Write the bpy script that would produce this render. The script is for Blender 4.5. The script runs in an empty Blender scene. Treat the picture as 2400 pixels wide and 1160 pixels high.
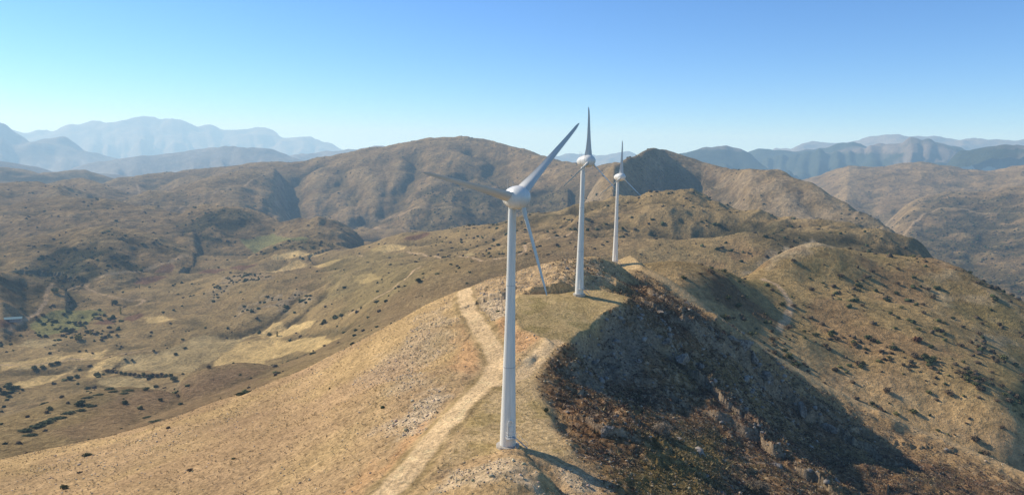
import bpy, math, random
import numpy as np
random.seed(7); RNG = np.random.default_rng(11)
D2R = math.pi/180
F = 1733.0; PIT = 6.42*D2R; ROLL = 1.1*D2R; EYE = 51.5   # the camera stands EYE metres above the first turbine's pad
COL = bpy.context.scene.collection

# ------------------------------------------------------------------ camera geometry (eye at x=0, y=0)
def ray(px, py):
    u = px-1200.0; v = py-580.0
    u, v = u*math.cos(ROLL)+v*math.sin(ROLL), -u*math.sin(ROLL)+v*math.cos(ROLL)
    return u, F*math.cos(PIT)-v*math.sin(PIT), -F*math.sin(PIT)-v*math.cos(PIT)
def azt(px, py):
    x, y, z = ray(px, py); h = math.hypot(x, y)
    return math.atan2(x, y), z/h

# ------------------------------------------------------------------ noise
_P = np.random.default_rng(3).permutation(512).astype(np.int32)
_P = np.concatenate([_P, _P, _P])
_G = np.stack([np.cos(np.linspace(0, 2*np.pi, 64, endpoint=False)), np.sin(np.linspace(0, 2*np.pi, 64, endpoint=False))], 1).astype(np.float32)
def perlin(x, y, seed=0):
    x = np.asarray(x, np.float32)+np.float32(seed*17.31); y = np.asarray(y, np.float32)-np.float32(seed*9.73)
    xi = np.floor(x).astype(np.int32); yi = np.floor(y).astype(np.int32)
    fx = x-xi; fy = y-yi; xi &= 511; yi &= 511
    u = fx*fx*fx*(fx*(fx*6-15)+10); v = fy*fy*fy*(fy*(fy*6-15)+10)
    def g(ix, iy, dx, dy):
        h = _G[_P[_P[ix & 511]+(iy & 511)] & 63]
        return h[..., 0]*dx+h[..., 1]*dy
    a = g(xi, yi, fx, fy); b = g(xi+1, yi, fx-1, fy); c = g(xi, yi+1, fx, fy-1); d = g(xi+1, yi+1, fx-1, fy-1)
    a = a+u*(b-a); c = c+u*(d-c)
    return (a+v*(c-a))*1.5
def fbm(x, y, lam, oct=4, seed=0, gain=.5, sp=None, ridged=False):
    """sum of octaves starting at wavelength lam (m); octaves finer than the local mesh spacing sp fade out"""
    s = 0; a = 1.0
    for k in range(oct):
        n = perlin(x/lam, y/lam, seed+k*3)
        if ridged: n = 1-2*np.abs(n)*1.3
        w = a if sp is None else a*np.clip(lam/(2.2*sp)-.6, 0, 1)
        s = s+n*w; a *= gain; lam /= 2.03
    return s
def sst(a, b, x):
    t = np.clip((x-a)/(b-a), 0, 1); return t*t*(3-2*t)

# ------------------------------------------------------------------ height field on a polar grid
AZ0, AZ1, NA = -42*D2R, 42*D2R, 1240
az = np.linspace(AZ0, AZ1, NA)
v1 = np.linspace(math.log(72), math.log(420), 760, endpoint=False)
v2 = np.linspace(math.log(420), math.log(9500), 860)
lv = np.concatenate([v1, v2]); NR = len(lv); rr = np.exp(lv)

pts = []
def PR(*l):
    for px, py, r in l:
        a, t = azt(px, py); pts.append((a, math.log(r), t*r))
def PZ(*l):
    for px, py, z in l:
        a, t = azt(px, py); pts.append((a, math.log(z/t), z))
def dens(l, step=45):
    o = []
    for (x0, y0, r0), (x1, y1, r1) in zip(l[:-1], l[1:]):
        n = max(1, int(abs(x1-x0)/step))
        for k in range(n):
            f = k/n; o.append((x0+(x1-x0)*f, y0+(y1-y0)*f, r0+(r1-r0)*f))
    return o+[l[-1]]
def CREST(l, dips=((1.06, .35), (1.15, .42)), step=45):
    for px, py, r in dens(l, step):
        a, t = azt(px, py); pts.append((a, math.log(r), t*r))
        for f, sl in dips: pts.append((a, math.log(r*f), t*r-(f-1)*r*sl))
def ABS(*l):
    for a, r, z in l: pts.append((a*D2R, math.log(r), z))

# the road and the two levelled pads
PZ((905,1158,-54.5),(960,1100,-53.8),(1020,1020,-53),(1080,960,-52.5),(1140,900,-52.3),(1170,860,-52.2),(1160,820,-51.8),(1130,780,-51.2),(1105,740,-50),(1088,700,-49),(1090,683,-48.6))
PZ((1190,1043,-51.46),(1100,1040,-52.2),(1250,1000,-51.5),(1300,1050,-52),(1220,900,-51.6),(1250,930,-51.6),(1150,980,-52),(1262,870,-51),(1330,1075,-52.8),(1280,1060,-51.9),(1180,1062,-51.4),(1220,1062,-51.3))
PZ((1357,706,-46.7),(1250,720,-47),(1230,750,-47.6),(1300,755,-47.2),(1400,728,-46.9),(1455,713,-46.8),(1310,780,-47.5),(1215,706,-46.8),(1350,740,-47.1))
PZ((1290,800,-48.3),(1255,840,-49.8),(1225,872,-51),(1182,745,-48.0),(1195,790,-50.3),(1225,805,-50.6),(1150,760,-49.9),(1218,825,-51.3))
# knoll at the bottom of the picture
PZ((1200,1080,-50.9),(1150,1090,-51),(1090,1100,-52.2),(1050,1125,-52.9),(1235,1092,-49.9),(1190,1130,-49.2),(1120,1150,-50.3),(1040,1158,-52.2),(1265,1125,-53.3),(1290,1150,-54.6),(1340,1150,-54.6),(1400,1150,-55.5),(1330,1110,-53.4),(1400,1115,-54.8))
# verge and the left slope
PZ((845,1140,-55.8),(930,1060,-55.0),(1000,985,-54.3),(1030,945,-53.9),(1065,900,-53.6),(1128,865,-52.8),(1138,830,-52.6),(1100,785,-52.2),(1070,735,-51),(1064,705,-50))
PR((0,1160,228),(300,1158,180),(600,1158,150),(780,1158,131),(300,1080,222),(600,1000,213),(900,900,190),(800,950,195),(450,1050,213),(900,820,235),(1000,780,232),(750,900,240),(1000,850,212),(800,1050,158))
CREST([(-300,1150,282),(0,1078,290),(100,1058,290),(200,1035,290),(300,1010,290),(400,980,290),(500,945,290),(600,912,288),(700,870,285),(800,820,280),(900,768,277),(1000,715,276),(1060,688,285)])
# ridge between the turbines, its knoll and the rock cut
CREST([(1072,684,292),(1088,678,296),(1112,670,294),(1150,653,292),(1200,638,292),(1250,621,295),(1300,611,300),(1350,605,308),(1400,603,318),(1430,612,335)], step=20)
PZ((1215,702,-46.8),(1292,704,-46.8),(1335,698,-46.7),(1150,702,-46.8),(1178,718,-47.4),(1130,722,-49.2),(1117,692,-48.4),(1400,695,-46.6),(1420,685,-46.6))
PR((1225,684,264),(1262,670,269),(1300,653,273),(1345,643,275),(1395,668,274),(1250,645,280),(1330,625,290),(1400,640,292),(1430,650,300))
PZ((1440,665,-48.2),(1460,645,-50),(1480,636,-51.9),(1441,623,-52.25),(1470,628,-52.3),(1495,632,-52.5),(1455,624,-52.3))
CREST([(1445,616,404),(1480,613,406),(1502,620,405),(1520,636,398),(1560,662,385),(1600,690,374),(1650,722,366),(1700,758,359),(1750,790,354),(1800,826,351),(1900,885,347),(2000,936,345),(2100,982,343),(2200,1025,342),(2300,1070,340),(2400,1115,338),(2600,1200,335)], dips=((1.04,.7),))
# the steep face on the right of the ridge
PR((1500,675,322),(1560,715,300),(1500,740,254),(1450,745,248),(1650,760,292),(1700,772,302),(1400,800,229),(1400,870,208),(1350,900,183),(1450,900,209),(1500,830,236),(1600,800,262),(1740,814,300),(1740,875,276),(1650,900,238),
   (1800,872,312),(1900,950,313),(2000,1012,315),(2100,1060,318),(1780,838,330),(1900,915,330),(2000,970,330),(2100,1015,331),(1800,940,284),(1900,1025,286),(2000,1075,280),(1600,1000,199),(2000,1160,216),(2350,1160,288),(1500,1160,128),(1750,1160,162),(1400,1060,138),(1400,980,154),(1480,1000,168),
   (2250,1125,300),(2200,1160,255),(1800,1080,207),(1650,1080,173),(1345,960,163),(1312,1010,149),(1300,880,184),(1345,810,215))
ABS((-45,80,-72),(-45,120,-78),(-45,180,-86),(-30,80,-64),(-18,85,-60),(-8,85,-56.5),(0,80,-53),(8,80,-55.5),(18,85,-66),(30,90,-80),(45,90,-92),(45,150,-105),(45,220,-120),(-45,290,-108),(40,420,-190),(45,330,-150))
# the left valley
PZ((0,1000,-228),(150,975,-225),(0,900,-240),(200,900,-240),(400,900,-235),(600,862,-226),(700,845,-215),(0,800,-245),(200,800,-245),(400,800,-240),(600,780,-232),(750,760,-203),(850,730,-168),(950,690,-135),(0,735,-247),(200,700,-245),(400,715,-240),
   (600,760,-228),(750,750,-205),(980,662,-125),(1060,640,-120),(300,640,-235),(500,640,-232),(930,640,-150),(1050,600,-150),(1150,600,-128),(1250,585,-112),(1400,575,-100),(1500,570,-95),(1600,575,-100),(1700,590,-112),(1300,545,-104),(1650,600,-118))
PZ((560,690,-214),(680,650,-198),(700,690,-205),(600,650,-205),(850,640,-172),(930,600,-158),(760,620,-188),(800,600,-195),(700,600,-205),(600,600,-222),(560,640,-212),(870,590,-178),(980,580,-165),(480,680,-232))
PZ((300,940,-214),(480,900,-222),(560,880,-219))
# the middle ridge
CREST([(860,580,1650),(960,552,1560),(1040,543,1500),(1150,521,1450),(1230,510,1420),(1300,504,1400),(1380,490,1380),(1450,480,1350),(1530,475,1330),(1570,468,1310),(1610,459,1300),(1680,474,1290),(1760,490,1270),(1850,513,1240),(1950,533,1200),(2050,566,1150),(2160,602,1080)], dips=((1.1,.25),(1.3,.25)), step=60)
PR((1700,560,1000),(1800,560,1020),(1900,560,1050),(1600,520,1120),(1450,530,1150))
# mound beyond the spur and the right hill
CREST([(1490,622,455),(1530,615,468),(1580,612,476),(1640,622,485),(1700,640,500),(1745,652,535)], dips=((1.12,.3),(1.25,.3)))
CREST([(1745,645,550),(1800,606,585),(1850,582,606),(1905,567,619),(1960,579,632),(2050,590,653),(2130,600,670),(2210,611,679),(2260,640,679),(2330,680,675),(2400,714,670),(2600,790,653)], dips=((1.12,.4),(1.3,.4)))
PR((1600,670,425),(1700,740,422),(1780,778,425),(1830,700,500),(1850,760,470),(1950,700,530),(2100,760,505),(2300,860,485),(2400,1010,425),(2200,950,425),(2000,850,440),(1900,650,562),(2100,660,600),(2300,760,570),(2100,895,430),(2300,1020,412),(2400,900,485),(1900,800,445),(1820,650,550))
ABS((-45,700,-225),(-45,1000,-240),(45,1000,-230),(45,700,-190),(45,560,-200))
for a in range(-48, 49, 8):
    ABS((a, 2200, -245 if a < 12 else -260), (a, 3200, -250 if a < 12 else -275), (a, 5000, -250), (a, 9000, -260))
    if a < -14: ABS((a, 1500, -240))
    if a > 26: ABS((a, 1500, -255), (a, 1150, -235))

A = np.array(pts)
def tps(A, qa, qv, lam=2e-5):
    n = len(A); P = A[:, :2]
    def K(d2): return np.where(d2 > 1e-12, .5*d2*np.log(np.maximum(d2, 1e-12)), 0)
    M = np.zeros((n+3, n+3)); M[:n, :n] = K(((P[:, None]-P[None])**2).sum(-1))+np.eye(n)*lam
    M[:n, n] = 1; M[:n, n+1:] = P; M[n, :n] = 1; M[n+1:, :n] = P.T
    w = np.linalg.solve(M, np.concatenate([A[:, 2], [0, 0, 0]]))
    out = np.empty((len(qv), len(qa)))
    for i, v in enumerate(qv):
        d2 = (qa[:, None]-P[None, :, 0])**2+(v-P[None, :, 1])**2
        out[i] = K(d2)@w[:n]+w[n]+qa*w[n+1]+v*w[n+2]
    return out
def resample(C, n, axis):
    """Catmull-Rom upsampling along one axis"""
    C = np.moveaxis(C, axis, 0); m = C.shape[0]
    x = np.linspace(0, m-1, n); i = np.clip(np.floor(x).astype(int), 0, m-2); f = (x-i)[:, None]
    g = lambda k: C[np.clip(i+k, 0, m-1)]
    p0, p1, p2, p3 = g(-1), g(0), g(1), g(2)
    o = .5*((2*p1)+(-p0+p2)*f+(2*p0-5*p1+4*p2-p3)*f**2+(-p0+3*p1-3*p2+p3)*f**3)
    return np.moveaxis(o, 0, axis)
qa = np.linspace(AZ0, AZ1, 300)
k1 = 220; k2 = 220
g1 = tps(A, qa, np.linspace(v1[0], v2[0], k1)); g2 = tps(A, qa, np.linspace(v2[0], v2[-1], k2))
B1 = resample(resample(g1, len(v1)+1, 0)[:-1], NA, 1); B2 = resample(resample(g2, len(v2), 0), NA, 1)
Z = np.concatenate([B1, B2], 0)                       # base height relative to the eye
AZ, LV = np.meshgrid(az, lv); R = np.exp(LV)
X = R*np.sin(AZ); Y = R*np.cos(AZ); SP = R*.0036
Z = np.clip(Z, -290, 20)

# ------------------------------------------------------------------ hills as ridge layers
def layer_t(l, gf=.3, gb=.3, w=.05, taper=2.0, lam=0, gul=0, seed=0, AZ=AZ, LV=LV, az=az, gl=.05):
    """tangent of elevation of a ridge whose crest runs through the (px, py, range) points"""
    aa, tt, ll = zip(*[(*azt(px, py), math.log(r)) for px, py, r in l])
    aa = np.array(aa); o = np.argsort(aa); aa = aa[o]; tt = np.array(tt)[o]; ll = np.array(ll)[o]
    tc = np.interp(az, aa, tt); lc = np.interp(az, aa, ll)
    k = max(3, int(.25*D2R/(az[1]-az[0]))); ker = np.hanning(k+2); ker /= ker.sum()
    sm = lambda q: np.convolve(np.pad(q, len(ker)//2, 'edge'), ker, 'valid')[:len(q)]
    tc = sm(tc); lc = sm(lc)
    out = np.maximum(aa[0]-az, az-aa[-1])/(taper*D2R); out = np.clip(out, 0, 3)
    tc = tc-.06*out**1.5
    s = LV-lc[None]
    if gul:   # gullies running down the slope
        ga = AZ/gl+.35*perlin(AZ*14, LV*9, seed+5)
        n = np.abs(perlin(ga, LV*3.0, seed))*1.6; n2 = np.abs(perlin(ga*2.3, LV*6, seed+9))
        s0 = sst(0, .10, np.abs(s))
        s = s*(1+np.clip(gul*(.8-n-.35*n2), -.3, .3)*s0)
    g = np.where(s < 0, gf, gb)
    return tc[None]-g*w*(np.sqrt(1+(s/w)**2)-1)
LAYERS = [
 # name, crest, gf, gb, w, taper, gul, gl
 ('hill', [(560,391,4300),(620,386,4250),(700,382,4200),(740,373,4150),(820,358,4100),(890,346,4050),(960,336,4000),(1010,326,4000),(1080,323,4000),(1130,328,3950),(1190,345,3850),(1240,355,3700),(1300,378,3400),(1350,388,3200),(1400,391,3050),(1440,383,2900)], .30, .4, .07, 6, 0.100, 0.055),
 ('hill', [(1440,386,2150),(1460,374,2240),(1480,365,2330),(1510,354,2450),(1535,349,2560),(1560,352,2650),(1600,366,2660),(1645,382,2650),(1690,394,2600)], .46, .6, .028, 2.5, .05, .045),
 ('hill', [(1540,432,2780),(1580,412,2760),(1615,398,2720),(1645,390,2650),(1680,394,2550),(1760,397,2300),(1830,409,2250),(1900,434,2150),(1960,468,2050),(2020,500,1950),(2070,530,1850),(2130,575,1750)], .42, .5, .03, 1.2, 0.050, 0.045),
 ('hill', [(380,450,3500),(480,425,3500),(560,405,3700),(640,398,3900)], .2, .3, .08, 2, 0.100, 0.05),
 ('hill', [(-200,440,3300),(0,430,3300),(80,427,3300),(140,431,3250),(200,455,3200)], .25, .3, .05, 2, 0.050, 0.045),
 ('hill', [(100,434,3700),(150,422,3700),(200,422,3700),(240,430,3650),(300,456,3500),(360,470,3400)], .25, .3, .04, 2, 0.050, 0.045),
 ('hill', [(210,440,4200),(280,420,4300),(310,418,4300),(350,412,4400),(420,405,4500),(500,396,4500),(580,390,4500)], .22, .3, .03, 2, 0.050, 0.045),
 ('hill', [(380,435,4000),(420,418,3950),(455,416,3900),(500,425,3850)], .3, .4, .02, 2, 0.050, 0.045),
 ('hill', [(-200,520,2600),(0,492,2650),(70,476,2700),(140,467,2700),(250,477,2650),(350,494,2550),(450,520,2400)], .22, .3, .07, 2, 0.100, 0.05),
 ('hill', [(300,470,3100),(350,455,3150),(400,458,3100),(470,480,2950)], .25, .35, .04, 2, 0.050, 0.05),
 ('hill', [(-200,600,1900),(0,582,1950),(60,566,1980),(120,558,2000),(180,540,2000),(240,532,2000),(320,545,1980),(400,573,1900),(450,596,1850)], .33, .3, .05, 1.5, 0.050, 0.045),
 ('hill', [(-200,640,1450),(0,640,1450),(60,646,1500),(110,660,1480),(150,680,1450)], .4, .35, .03, 1.2, 0.050, 0.045),
 ('hill', [(350,560,2350),(400,530,2400),(440,505,2400),(480,490,2400),(560,491,2380),(610,502,2350),(650,518,2300)], .33, .4, .04, 1.5, 0.050, 0.045),
 ('hill', [(600,545,2200),(650,525,2200),(700,504,2200),(745,494,2180),(790,512,2150),(840,545,2100),(890,572,2050)], .33, .4, .03, 1.5, 0.050, 0.045),
 ('hill', [(580,605,1750),(630,580,1800),(680,560,1820),(720,552,1830),(760,562,1800),(800,580,1780),(840,595,1750)], .3, .4, .03, 1.5, 0.050, 0.045),
 ('hill', [(-200,395,5600),(0,394,5600),(50,398,5600),(90,410,5500),(150,405,5500),(200,402,5500),(240,413,5450),(300,428,5400)], .3, .3, .02, 2, 0.050, 0.045),
 ('hill', [(640,620,2700),(760,560,2650),(850,535,2600),(930,545,2550)], .3, .3, .05, 2, 0.050, 0.045),
 ('hill', [(1020,470,2900),(1060,430,3000),(1120,400,3150),(1180,420,3050),(1260,440,2900),(1330,440,2750)], .35, .3, .03, 1.5, 0.050, 0.045),
 ('hill', [(1880,425,5200),(1920,412,5200),(1960,398,5100),(1990,390,5000),(2050,394,5000),(2100,388,5000),(2160,382,5000),(2250,395,4900),(2330,400,4800),(2400,392,4700),(2600,390,4700)], .2, .3, .04, 2, 0.050, 0.045),
 ('hill', [(2150,470,3500),(2230,455,3600),(2330,450,3600),(2420,440,3600),(2600,440,3600)], .2, .3, .05, 3, 0.050, 0.045),
 ('hill', [(1560,490,1600),(1600,500,1600),(1660,510,1580)], .3, .3, .03, 1, 0.050, 0.045),
 ('spur', [(430,884,640),(490,862,650),(550,850,660),(610,852,655),(680,868,640),(760,872,620)], .3, .3, .03, 1.5, 0.050, 0.045),
 ('spur', [(-100,1010,560),(60,962,590),(150,930,610),(220,915,620),(300,905,625),(380,915,610),(460,935,590)], .3, .3, .035, 1.5, 0.050, 0.045),
]
T = Z/R; T0 = T.copy(); LAY = np.full(Z.shape, -1, np.int8)
for i, (nm, l, gf, gb, w, tp, gu, gl) in enumerate(LAYERS):
    t = layer_t(l, gf, gb, w, tp, gul=gu, seed=20+i*7, gl=gl)
    LAY[t > T] = i
    k = .0035; h = np.clip(.5+.5*(T-t)/k, 0, 1)
    T = T*h+t*(1-h)+k*h*(1-h)
Z = T*R
HILL = LAY >= 0

def hitgrid(px, py, Tm):
    a, t = azt(px, py)
    f = (a-AZ0)/(AZ1-AZ0)*(NA-1); i = int(min(max(f, 0), NA-2)); f -= i
    col = Tm[:, i]*(1-f)+Tm[:, i+1]*f
    k = np.argmax(col >= t)
    if k == 0: k = NR-1 if col[0] < t else 1
    c0, c1 = col[k-1], col[k]; g = min(max((t-c0)/(c1-c0+1e-9), 0), 1)
    r = math.exp(lv[k-1]+(lv[k]-lv[k-1])*g)
    return r*math.sin(a), r*math.cos(a)
TB = (Z/R).copy()
def H(*l): return np.array([hitgrid(px, py, TB) for px, py in l])

def seg_dist(x, y, P, closed=False):
    """distance to a polyline, signed side of the nearest segment, and inside test"""
    d = np.full(x.shape, 1e9); side = np.zeros(x.shape); ins = np.zeros(x.shape, bool); n = len(P)
    for k in range(n if closed else n-1):
        x0, y0 = P[k]; x1, y1 = P[(k+1) % n]; dx, dy = x1-x0, y1-y0; L = dx*dx+dy*dy+1e-9
        u = np.clip(((x-x0)*dx+(y-y0)*dy)/L, 0, 1); q = np.hypot(x-x0-u*dx, y-y0-u*dy)
        m = q < d; d = np.where(m, q, d); side = np.where(m, np.sign((x-x0)*dy-(y-y0)*dx), side)
        if closed and abs(dy) > 1e-9:
            c = ((y0 > y) != (y1 > y)) & (x < dx*(y-y0)/dy+x0); ins ^= c
    return d, side, ins
def window(P, m):
    """index window of the grid that covers points P with margin m (metres)"""
    r = np.hypot(P[:, 0], P[:, 1]); a = np.arctan2(P[:, 0], P[:, 1])
    r0, r1 = max(r.min()-m, 72), r.max()+m; da = m/max(r.min(), 60)
    i0, i1 = np.searchsorted(lv, [math.log(r0), math.log(r1)])
    j0, j1 = np.searchsorted(az, [a.min()-da, a.max()+da])
    return slice(max(i0-1, 0), min(i1+1, NR)), slice(max(j0-1, 0), min(j1+1, NA))
def poly_mask(P, soft, warp=0, wl=10, seed=1):
    M = np.zeros(Z.shape, np.float32); s = window(P, soft+warp+2); x = X[s]; y = Y[s]
    if x.size == 0: return M
    d, _, ins = seg_dist(x, y, P, True); sd = np.where(ins, d, -d)
    if warp: sd = sd+warp*fbm(x, y, wl, 3, seed)
    M[s] = sst(-soft, soft, sd); return M
def line_mask(P, width, soft, warp=0, wl=8, seed=1):
    M = np.zeros(Z.shape, np.float32); s = window(P, width+soft+warp+2); x = X[s]; y = Y[s]
    if x.size == 0: return M
    d, _, _ = seg_dist(x, y, P)
    if warp: d = d+warp*fbm(x, y, wl, 3, seed)
    M[s] = 1-sst(width-soft, width+soft, d); return M
def smooth_line(P, n=4):
    P = np.asarray(P, float)
    for _ in range(n if n < 3 else 2):
        Q = [P[0]]
        for a, b in zip(P[:-1], P[1:]): Q += [a*.75+b*.25, a*.25+b*.75]
        Q.append(P[-1]); P = np.array(Q)
    return P

# carved gullies on the big hill and ravines in the valley (pixels name a place on the base surface)
def carve(l, depth, width, seed=0):
    global Z
    P = smooth_line(H(*l), 2); s = window(P, width*3); x = X[s]; y = Y[s]
    x = x+width*.5*fbm(x, y, width*3, 3, seed); y = y+width*.5*fbm(x, y, width*3, 3, seed+4)
    d, _, _ = seg_dist(x, y, P); Z[s] = Z[s]-depth*np.exp(-(d/width)**1.3)
carve([(745,385),(700,410),(668,445),(650,480),(630,497)], 38, 55, 1)
carve([(805,400),(775,440),(750,480),(742,495)], 24, 50, 2)
carve([(838,440),(842,470),(855,500)], 24, 45, 3)
carve([(955,365),(962,395),(945,425),(930,460),(900,480),(860,515),(845,530)], 60, 95, 4)
carve([(1090,400),(1065,430),(1050,450)], 24, 70, 5)
carve([(1105,425),(1110,470),(1125,515)], 38, 80, 6)
carve([(1190,430),(1180,470),(1190,510)], 24, 70, 7)
carve([(1280,440),(1290,470),(1300,495)], 24, 70, 8)
carve([(880,560),(855,572),(845,580)], 22, 30, 9)
carve([(760,690),(740,715),(690,745),(640,775)], 9, 14, 10)
carve([(700,700),(660,735),(600,770),(540,790)], 7, 12, 11)
carve([(820,765),(760,775),(700,790),(640,800)], 6, 12, 13)
carve([(330,845),(280,855),(180,860),(80,865)], 5, 14, 14)
carve([(1870,440),(1890,470),(1930,510)], 14, 22, 15)

carve([(1700,400),(1740,450),(1760,490)], 25, 60, 32)
carve([(1110,350),(1150,380),(1180,420)], 40, 80, 33)
# broad natural relief; flat on the pads and road
roadP = smooth_line(H((860,1200),(905,1158),(960,1100),(1020,1020),(1085,950),(1140,900),(1166,862),(1162,822),(1135,782),(1106,742),(1088,705),(1090,680)))
trackP = smooth_line(H((1168,900),(1215,880),(1245,848),(1280,808),(1305,780)))
def HZ(z, *l): return np.array([(lambda a, t: (z/t*math.sin(a), z/t*math.cos(a)))(*azt(px, py)) for px, py in l])
padA = HZ(-51.9, (1010,1100),(1080,1010),(1130,930),(1200,880),(1262,850),(1262,910),(1295,960),(1310,1010),(1345,1060),(1300,1065),(1180,1064),(1100,1075))
padB = HZ(-46.9, (1205,707),(1300,705),(1345,701),(1400,698),(1470,706),(1468,716),(1410,735),(1360,762),(1310,790),(1285,778),(1215,758),(1200,735))
padC = HZ(-52.3, (1438,618),(1480,616),(1505,630),(1470,634),(1440,627))
flat = np.maximum.reduce([line_mask(roadP, 4.0, 2.0), line_mask(trackP, 3, 1.5), poly_mask(padA, 2.5), poly_mask(padB, 2.0), poly_mask(padC, 2.5)])
def flatten(P, soft, k=1.0):
    global Z, TB
    s = window(P, 4); M = poly_mask(P, soft, .6, 5, 77)[s]; x = X[s]; y = Y[s]; z = Z[s]
    w = (M > .5).ravel(); A_ = np.stack([x.ravel()[w], y.ravel()[w], np.ones(w.sum())], 1); c, *_ = np.linalg.lstsq(A_, z.ravel()[w], rcond=None)
    Z[s] = z+(c[0]*x+c[1]*y+c[2]-z)*M*k
flatten(padB, 2.4, .85); flatten(padA, 2.4, .6); flatten(padC, 2.5, .8)
steepP = H((1480,716),(1420,738),(1370,768),(1318,800),(1285,835),(1266,860),(1268,910),(1300,965),(1320,1010),(1350,1060),(1420,1110),(1470,1159),(1600,1159),(1800,1159),(2050,1159),(2250,1159),(2399,1140),(2399,1122),(2200,1032),(2000,944),(1900,893),(1800,834),(1700,766),(1600,700),(1530,650),(1500,640),(1480,650),(1440,690))
steepP = np.array([*steepP[:11], (20, 70), (60, 72), (150, 100), (210, 200), *steepP[16:]])
steep = poly_mask(steepP, 4.0, 3, 14, 31)*(1-flat)
near = 1-sst(410, 470, R)
amp_mid = sst(380, 700, R)*(1-near)
Z += amp_mid*fbm(X, Y, 420, 3, 41, sp=SP)*9*sst(700, 1500, R)
Z += amp_mid*(1-.7*(LAY == 1))*fbm(X, Y, 140, 4, 51, sp=SP, ridged=True)*np.where(HILL, 3.4, 3.2)*sst(550, 1100, R)
Z += amp_mid*sst(500, 800, R)*fbm(X, Y, 48, 3, 55, sp=SP, ridged=True)*.9
rightH = sst(12*D2R, 17*D2R, AZ)*sst(390, 450, R)*(1-sst(850, 1000, R))
Z += rightH*(fbm(X, Y, 60, 4, 61, sp=SP)*2.2+fbm(X, Y, 150, 2, 63)*3)
midR = sst(-6*D2R, 6*D2R, AZ)*sst(900, 1100, R)*(1-sst(1500, 1700, R))
Z += midR*(fbm(X, Y, 190, 4, 71, sp=SP, ridged=True)*9+fbm(X, Y, 60, 3, 72, sp=SP)*3)
farR = sst(24*D2R, 27*D2R, AZ)*sst(1400, 1900, R)
Z += farR*(fbm(X, Y, 420, 4, 81, sp=SP)*16+fbm(X, Y, 150, 4, 82, sp=SP, ridged=True)*3)
# sharp gullied faces on the mid hills
hm = np.where(HILL, 1, 0)*sst(1400, 1700, R)
pk = (LAY == 1).astype(np.float32); hm = hm*(1-.75*pk)
Z += hm*(fbm(X+60*perlin(X/300, Y/300, 5), Y, 260, 4, 91, sp=SP, ridged=True)*5)
knollM = poly_mask(H((1112,672),(1200,642),(1300,614),(1400,606),(1450,640),(1425,680),(1340,690),(1220,700),(1120,705)), 3, 2, 8, 3)*(1-flat)
slopeL = near*(1-steep)*(1-flat)*(1-knollM)
# rock ribs and ledges on the steep face
def ledge(l, h, L, w=1.2, side=1, seed=0, wig=3):
    global Z
    P = smooth_line(H(*l), 2); s = window(P, L*3); x = X[s]; y = Y[s]
    wx = x+wig*fbm(x, y, 9, 4, seed, sp=SP[s]); wy = y+wig*fbm(x, y, 9, 4, seed+7, sp=SP[s])
    d, sd, _ = seg_dist(wx, wy, P); d = d*sd*side
    # endings fade out
    cum = np.minimum(np.hypot(x-P[0, 0], y-P[0, 1]), np.hypot(x-P[-1, 0], y-P[-1, 1]))
    e = sst(0, 8, cum)+.25
    up = np.where(d < 0, np.exp(np.clip(d/L, -20, 0)), 1-sst(0, w, d))
    Z[s] += h*up*np.minimum(e, 1)*(1+.35*fbm(x, y, 6, 3, seed+2, sp=SP[s]))
ledge([(1690,790),(1740,815),(1800,872),(1860,920),(1930,968),(2010,1018),(2090,1055)], 1.8, 16, seed=102, wig=5)
ledge([(1560,752),(1620,790),(1680,822),(1730,850)], 3.0, 14, seed=101)
ledge([(1770,880),(1830,930),(1900,985),(1960,1025)], 4.5, 18, seed=103, wig=4)
ledge([(1490,790),(1540,800),(1590,835),(1615,865)], 4.5, 20, seed=104)
ledge([(1395,1000),(1420,1012),(1445,1018)], 3.0, 4, .8, seed=105, wig=1.5)
ledge([(1500,690),(1560,735),(1600,765)], 2.5, 8, seed=106)
ledge([(1640,960),(1720,1000),(1790,1050),(1850,1100)], 3.0, 18, seed=107)
ledge([(1250,1092),(1262,1120),(1290,1150),(1330,1190)], 2.0, 5, .8, side=-1, seed=108, wig=1)
ledge([(1208,701),(1250,702),(1295,700),(1330,694),(1345,684)], 4.2, 8, .8, seed=110, wig=1.0)
flatten(padB, 1.6, .95); flatten(padA, 2.0, .5)
carve([(1380,790),(1420,850),(1440,900)], 3.0, 12, 21)
carve([(1640,850),(1740,930),(1850,1020),(2000,1120)], 5.0, 13, 22)
rk = steep*(.35+.65*sst(-.2, .5, fbm(X, Y, 26, 3, 111)))
Z += steep*fbm(X, Y, 26, 2, 114)*2.2
Z += rk*(fbm(X, Y, 13, 5, 112, sp=SP, ridged=True, gain=.52)*.85+fbm(X, Y, 3.2, 3, 113, sp=SP)*.35)
slp = np.hypot(np.gradient(Z, axis=0)/np.gradient(R, axis=0), np.gradient(Z, axis=1)/(R*(az[1]-az[0])))
Z += steep*sst(.6, 1.1, slp)*(fbm(X+3*perlin(X/8, Y/8, 3), Y, 8.5, 3, 116, sp=SP, ridged=True, gain=.5)*.55+fbm(X, Y, 2.4, 2, 117, sp=SP*.6)*.15)
Z += steep*fbm(X, Y, 1.3, 2, 115, sp=SP*.6)*.22
Z += slopeL*(fbm(X, Y, 38, 3, 121, sp=SP)*.8+fbm(X, Y, 2.2, 3, 122, sp=SP*.6)*.16)
Z += knollM*(fbm(X, Y, 5, 4, 131, sp=SP*.7)*.7)
Z += (flat*near)*(fbm(X, Y, 9, 3, 141, sp=SP*.7)*.10)
spurlit = near*sst(0, 3, 3)*0
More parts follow.
